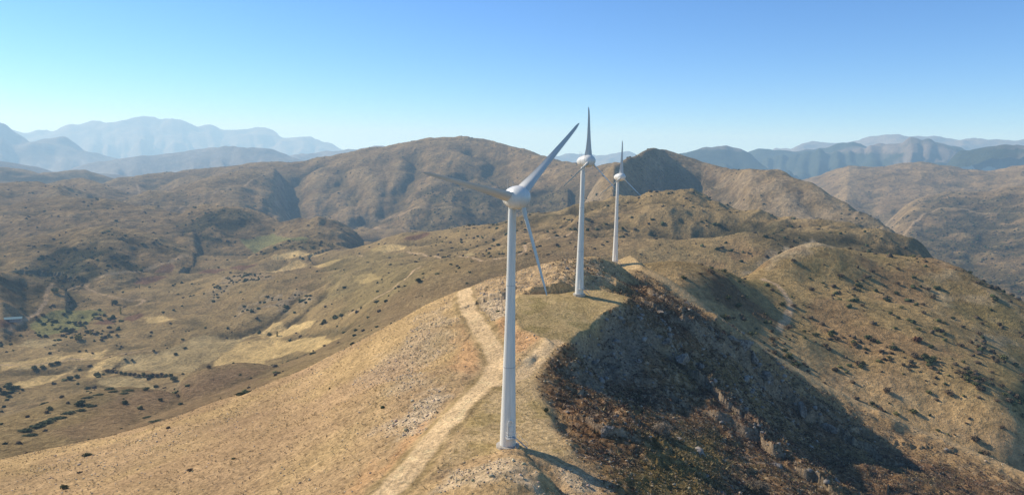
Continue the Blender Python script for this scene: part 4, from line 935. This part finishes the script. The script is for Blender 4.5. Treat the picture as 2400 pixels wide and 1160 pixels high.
for k, (px, py, sx, sz, lab) in enumerate([
 (1738, 806, 5.2, 4.6, 'tallest grey crag at the head of the cliff on the right spur'), (1765, 838, 3.6, 3.6, 'grey crag just below the tallest one on the right spur'), (1795, 880, 4.0, 3.6, 'jagged rock step halfway down the cliff line of the right spur'), (1712, 792, 3.6, 2.0, 'flat sunlit rock shelf beside the tallest crag'),
 (1600, 838, 3.8, 3.0, 'broken outcrop on the right rim of the pale scree hollow'), (1640, 858, 3.2, 3.4, 'dark fissured rock below the rim of the scree hollow'), (1560, 800, 3.0, 1.8, 'low sunlit rock at the top of the scree hollow'), (1420, 1008, 1.9, 2.2, 'single dark rock tooth right of the nearest turbine with a long shadow'),
 (1880, 952, 3.4, 3.4, 'rock buttress in the shade of the right spur, third from its top'), (1940, 1000, 3.4, 3.0, 'rock buttress low in the shade of the right spur'), (1820, 1090, 2.4, 1.6, 'small outcrop near the bottom edge right of the pale bare shrub'), (1665, 770, 2.8, 1.8, 'low brown outcrop between the ridge and the tallest crag'),
 (1548, 732, 2.6, 1.8, 'low outcrop below the farthest turbine pad'), (1608, 712, 2.6, 2.0, 'dark outcrop on the crest just past the farthest turbine'), (1498, 845, 1.6, 1.1, 'pale boulder at the lower lip of the scree hollow')]):
    x_, y_ = hitgrid(px, py, TB); o_ = link('rock_outcrop', CRAG[k % 5]); o_.location = (x_, y_, ground(x_, y_)+EYE-sz*.15); o_.scale = (sx, sx*.8, sz); o_.rotation_euler = (0, 0, .5+.9*k)
    o_['label'] = lab; o_['category'] = 'rock'; o_['group'] = 'rock outcrops on the steep slope'
M_teal = paint('teal_roof_sheet', (.10, .24, .24), .5, .2); M_wall = paint('barn_wall', (.42, .38, .32), .9, .3)
bx_, by_ = hitgrid(20, 752, TB); bz_ = ground(bx_, by_)+EYE
barn = empty('barn', (bx_, by_, bz_), label='long low barn with a teal sheet roof at the left edge of the valley', category='barn'); barn.rotation_euler = (0, 0, .45)
b = MB(); b.box(-16, 16, -5, 5, -1.5, 3.2); b.build('wall', M_wall, barn, smooth=False)
b = MB(); b.v += [(-17, -6, 3.1), (17, -6, 3.1), (17, 0, 5.2), (-17, 0, 5.2), (-17, 6, 3.1), (17, 6, 3.1), (-17, -6, 3.25), (17, -6, 3.25), (17, 0, 5.4), (-17, 0, 5.4), (-17, 6, 3.25), (17, 6, 3.25)]
b.f += [(6, 7, 8, 9), (9, 8, 11, 10), (0, 3, 2, 1), (3, 4, 5, 2), (0, 1, 7, 6), (4, 10, 11, 5), (0, 6, 9, 3), (3, 9, 10, 4), (1, 2, 8, 7), (2, 5, 11, 8)]; b.build('roof', M_teal, barn, smooth=False)
b = MB(); b.box(-2, 2, -5.12, -5.0, -.2, 2.8); b.build('door', M_dark, barn, smooth=False)
# the hedgerow of small trees between the fields
for k in range(15):
    f = k/14; plant_px(252+148*f, 872+12*math.sin(f*2.2)+random.uniform(-1, 1), random.uniform(5.5, 8), random.choice(['brown', 'olive', 'brown']), 'small brown tree in the hedgerow between two fields in the valley', group='trees of the valley hedgerow', name='tree', cat='tree', parts=False)
VB = [(428,798,7),(433,817,6),(412,832,6),(360,824,6),(310,845,5),(293,843,5),(284,813,5),(273,810,4),(186,825,6),(202,824,6),(217,829,5),(117,829,5),(128,810,6),(128,798,5),(238,798,8),(255,788,7),(274,786,6),(353,886,9),(407,892,9),(428,877,5),(366,908,6),(343,914,7),(490,863,6),(293,946,6),(353,788,4),(80,865,9),(100,862,8),(120,856,10),(135,852,9),(228,882,9),(165,890,9),(180,885,8),(20,905,9),(25,915,10),(10,925,11),(25,808,7),(50,725,8),(85,745,7),(150,738,9),(158,733,8),(100,740,9),(90,752,9),(115,752,8),(190,765,9),(200,758,9),(230,748,9),(245,740,8),(170,775,10),(155,772,9),(405,670,6),(540,640,7),(512,628,6),(727,628,5),(690,600,6)]
for px, py, sz in VB:
    plant_px(px, py, sz*random.uniform(.85, 1.1), random.choice(['brown', 'evergreen', 'evergreen', 'olive']), 'dark round shrub standing among the fields of the left valley', group='shrubs among the valley fields', parts=False, squash=.8)
# green mats of low juniper at the left
for px, py, w0 in [(90,1000,9),(110,990,10),(135,980,9),(60,1010,8),(160,968,8),(70,1020,7),(258,912,7),(265,918,6),(300,915,7),(292,922,6),(200,950,7),(215,952,6),(190,962,6),(205,932,7),(230,925,6)]:
    plant_px(px, py, w0, 'evergreen', 'low green juniper mat on the reddish shoulder at far left', group='juniper mats on the left shoulder', parts=False, squash=.35, sx=1.5, rz=.5)
# scattered shrubs: the ones that show largest are things, the rest one mass
cand = []
def zone(mask, n, s0, s1, lab, grp, spp, seed):
    x, y, z, i, j = sample(mask, n, seed); g = np.random.default_rng(seed+1); sz = s0+(s1-s0)*g.random(n)**2.2
    for k in range(n): cand.append((sz[k]/math.hypot(x[k], y[k]), x[k], y[k], z[k], sz[k], lab, grp, spp[g.integers(len(spp))]))
nofield = (1-fieldM)*(1-trackM)*cone
clump = sst(-.1, .5, fbm(X, Y, 45, 3, 601))
rhm = ((R > 385) & (AZ > 13*D2R) & (R < 760) & (TB*R < -60)).astype(np.float32)*nofield
lowr = sst(.19, .25, -TB)
zone(rhm*(.12+clump)*(.3+lowr), 850, 1.3, 6, 'brown shrub scattered over the grassy hill on the right', 'shrubs scattered over the right hill', ['brown', 'brown', 'brown', 'evergreen', 'olive'], 611)
zone(((R > 850) & (R < 1650) & (AZ > -6*D2R)).astype(np.float32)*nofield*(.1+clump), 1500, 1.5, 6, 'brown shrub dotting the middle ridge behind the turbines', 'shrubs dotting the middle ridge', ['brown', 'evergreen'], 613)
zone(((R > 420) & (R < 1500) & (AZ < 2*D2R)).astype(np.float32)*nofield*(.04+clump), 560, 1.2, 5, 'dark shrub scattered on the slopes of the left valley', 'shrubs scattered through the left valley', ['brown', 'evergreen', 'olive'], 615)
zone(slopeL*nearm*cone*(R > 150)*(.2+clump), 60, .8, 1.8, 'small dark shrub on the open golden slope', 'small shrubs on the golden slope', ['brown', 'evergreen'], 617)
zone(((R > 1500) & (R < 4800)).astype(np.float32)*nofield*(.06+.5*clump+scrub*3), 9500, 2.5, 9, '', '', ['evergreen', 'brown'], 619)
gul = ((R > 600) & (R < 1700) & (AZ < -3*D2R)).astype(np.float32)*nofield*(rockM > .3)
zone(PM([(60,790),(100,740),(230,735),(300,755),(260,790),(190,800)], 8, 10, 30, 39)+PM([(0,925),(0,900),(60,895),(50,930),(10,960)], 8, 8, 30, 39)+PM([(130,960),(200,900),(235,900),(190,950),(150,975)], 8, 8, 30, 39), 110, 3, 9, 'olive green bush in the thicket along the left valley stream', 'thicket bushes in the left valley', ['olive', 'olive', 'brown', 'evergreen'], 631)
zone(((R > 500) & (R < 1700)).astype(np.float32)*hollow*nofield, 420, 1.5, 5, 'dark shrub growing in a hollow of the left valley slopes', 'shrubs in the valley hollows', ['brown', 'evergreen'], 633)
zone(gul, 190, 2, 6, 'dark green shrub among the valley rock outcrops', 'shrubs among the valley rocks', ['evergreen'], 621)
cand.sort(key=lambda c: -c[0]); NIND = 230
for c in [c for c in cand if c[5]][:NIND]: plant(c[1], c[2], c[4], c[7], c[5], group=c[6], parts=False, squash=.75)
ind = set(id(c) for c in [c for c in cand if c[5]][:NIND]); rest = [c for c in cand if id(c) not in ind]
pal = dict(evergreen=(.060, .070, .034), brown=(.105, .078, .050), olive=(.11, .105, .045), red=(.13, .06, .035))
a_ = np.array([(c[1], c[2], c[3], c[4]) for c in rest]); cc = np.array([pal[c[7]] for c in rest])*np.random.default_rng(9).uniform(.7, 1.4, (len(rest), 1))
fm = a_[:, 0]**2+a_[:, 1]**2 > 1500**2
swarm('scrub', a_[~fm, :3].T, a_[~fm, 3]*.5, cc[~fm], M_scrub, .28, .7, (ICO2_V, ICO2_F), 71, 'dark low scrub dotted over the nearer hills and the middle ridge', 'scrub', colj=.25)
swarm('shrubbery', a_[fm, :3].T, a_[fm, 3]*.5, cc[fm], M_scrub, .28, .6, (ICO_V, ICO_F), 73, 'dark scrub patches covering the far brown hills', 'scrub', colj=.25)

# ------------------------------------------------------------------ light, sky, haze, camera
SAZ = -62.6; SEL = 32.5
sd = bpy.data.lights.new('sun', 'SUN'); sd.energy = 5.0; sd.angle = .5*D2R; sd.color = (1, .92, .79)
so = bpy.data.objects.new('sun', sd); COL.objects.link(so)
from mathutils import Vector
S = Vector((math.sin(SAZ*D2R)*math.cos(SEL*D2R), math.cos(SAZ*D2R)*math.cos(SEL*D2R), math.sin(SEL*D2R)))
so.rotation_euler = S.to_track_quat('Z', 'Y').to_euler(); so.location = S*300
w = bpy.data.worlds.new('World'); bpy.context.scene.world = w; w.use_nodes = True; nt = w.node_tree; nt.nodes.clear()
o = nt.nodes.new('ShaderNodeOutputWorld'); bg = nt.nodes.new('ShaderNodeBackground'); sk = nt.nodes.new('ShaderNodeTexSky'); sk.sky_type = 'NISHITA'
sk.sun_disc = False; sk.sun_elevation = SEL*D2R; sk.sun_rotation = SAZ*D2R; sk.altitude = 1400; sk.air_density = 1.0; sk.dust_density = .1; sk.ozone_density = 3.0
tint = nt.nodes.new('ShaderNodeVectorMath'); tint.operation = 'MULTIPLY'; tint.inputs[1].default_value = (.58, .86, 1.17)
nt.links.new(sk.outputs[0], tint.inputs[0]); nt.links.new(tint.outputs[0], bg.inputs[0]); nt.links.new(bg.outputs[0], o.inputs[0]); bg.inputs[1].default_value = .14

HAZE = True
if HAZE:
    m = bpy.data.materials.new('haze'); m.use_nodes = True; nt = m.node_tree; nt.nodes.clear()
    o = nt.nodes.new('ShaderNodeOutputMaterial'); vs = nt.nodes.new('ShaderNodeVolumeScatter')
    vs.inputs['Color'].default_value = (.50, .75, 1.0, 1); vs.inputs['Density'].default_value = 1/42000; vs.inputs['Anisotropy'].default_value = .35
    va = nt.nodes.new('ShaderNodeVolumeAbsorption'); va.inputs['Color'].default_value = (.45, .28, .0, 1); va.inputs['Density'].default_value = 1/24000
    ad = nt.nodes.new('ShaderNodeAddShader'); nt.links.new(vs.outputs[0], ad.inputs[0]); nt.links.new(va.outputs[0], ad.inputs[1]); nt.links.new(ad.outputs[0], o.inputs['Volume'])
    em = nt.nodes.new('ShaderNodeEmission'); em.inputs['Color'].default_value = (.40, .68, 1.0, 1); em.inputs['Strength'].default_value = 1.05/24000  # added glow stands in for sunlight scattered repeatedly within the haze
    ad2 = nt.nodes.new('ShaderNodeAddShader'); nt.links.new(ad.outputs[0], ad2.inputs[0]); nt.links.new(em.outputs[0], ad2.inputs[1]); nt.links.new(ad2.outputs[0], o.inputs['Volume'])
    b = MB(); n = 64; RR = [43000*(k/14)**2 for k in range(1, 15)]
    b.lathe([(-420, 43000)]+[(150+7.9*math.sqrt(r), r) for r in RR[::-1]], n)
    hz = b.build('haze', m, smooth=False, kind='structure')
cd = bpy.data.cameras.new('camera'); co = bpy.data.objects.new('camera', cd); COL.objects.link(co); bpy.context.scene.camera = co
cd.sensor_width = 36; cd.lens = 36*F/2400; cd.clip_start = 1; cd.clip_end = 200000
co.location = (0, 0, EYE)
from mathutils import Matrix
co.rotation_euler = (Matrix.Rotation(math.pi/2-PIT, 3, 'X') @ Matrix.Rotation(ROLL, 3, 'Z')).to_euler()
sc = bpy.context.scene; sc.view_settings.view_transform = 'Standard'; sc.view_settings.look = 'None'; sc.view_settings.exposure = 0
sc.cycles.volume_bounces = 1; sc.cycles.max_bounces = 4; sc.cycles.diffuse_bounces = 2
sc.cycles.use_denoising = True; sc.cycles.denoising_input_passes = 'RGB_ALBEDO_NORMAL'; sc.cycles.denoising_prefilter = 'ACCURATE'
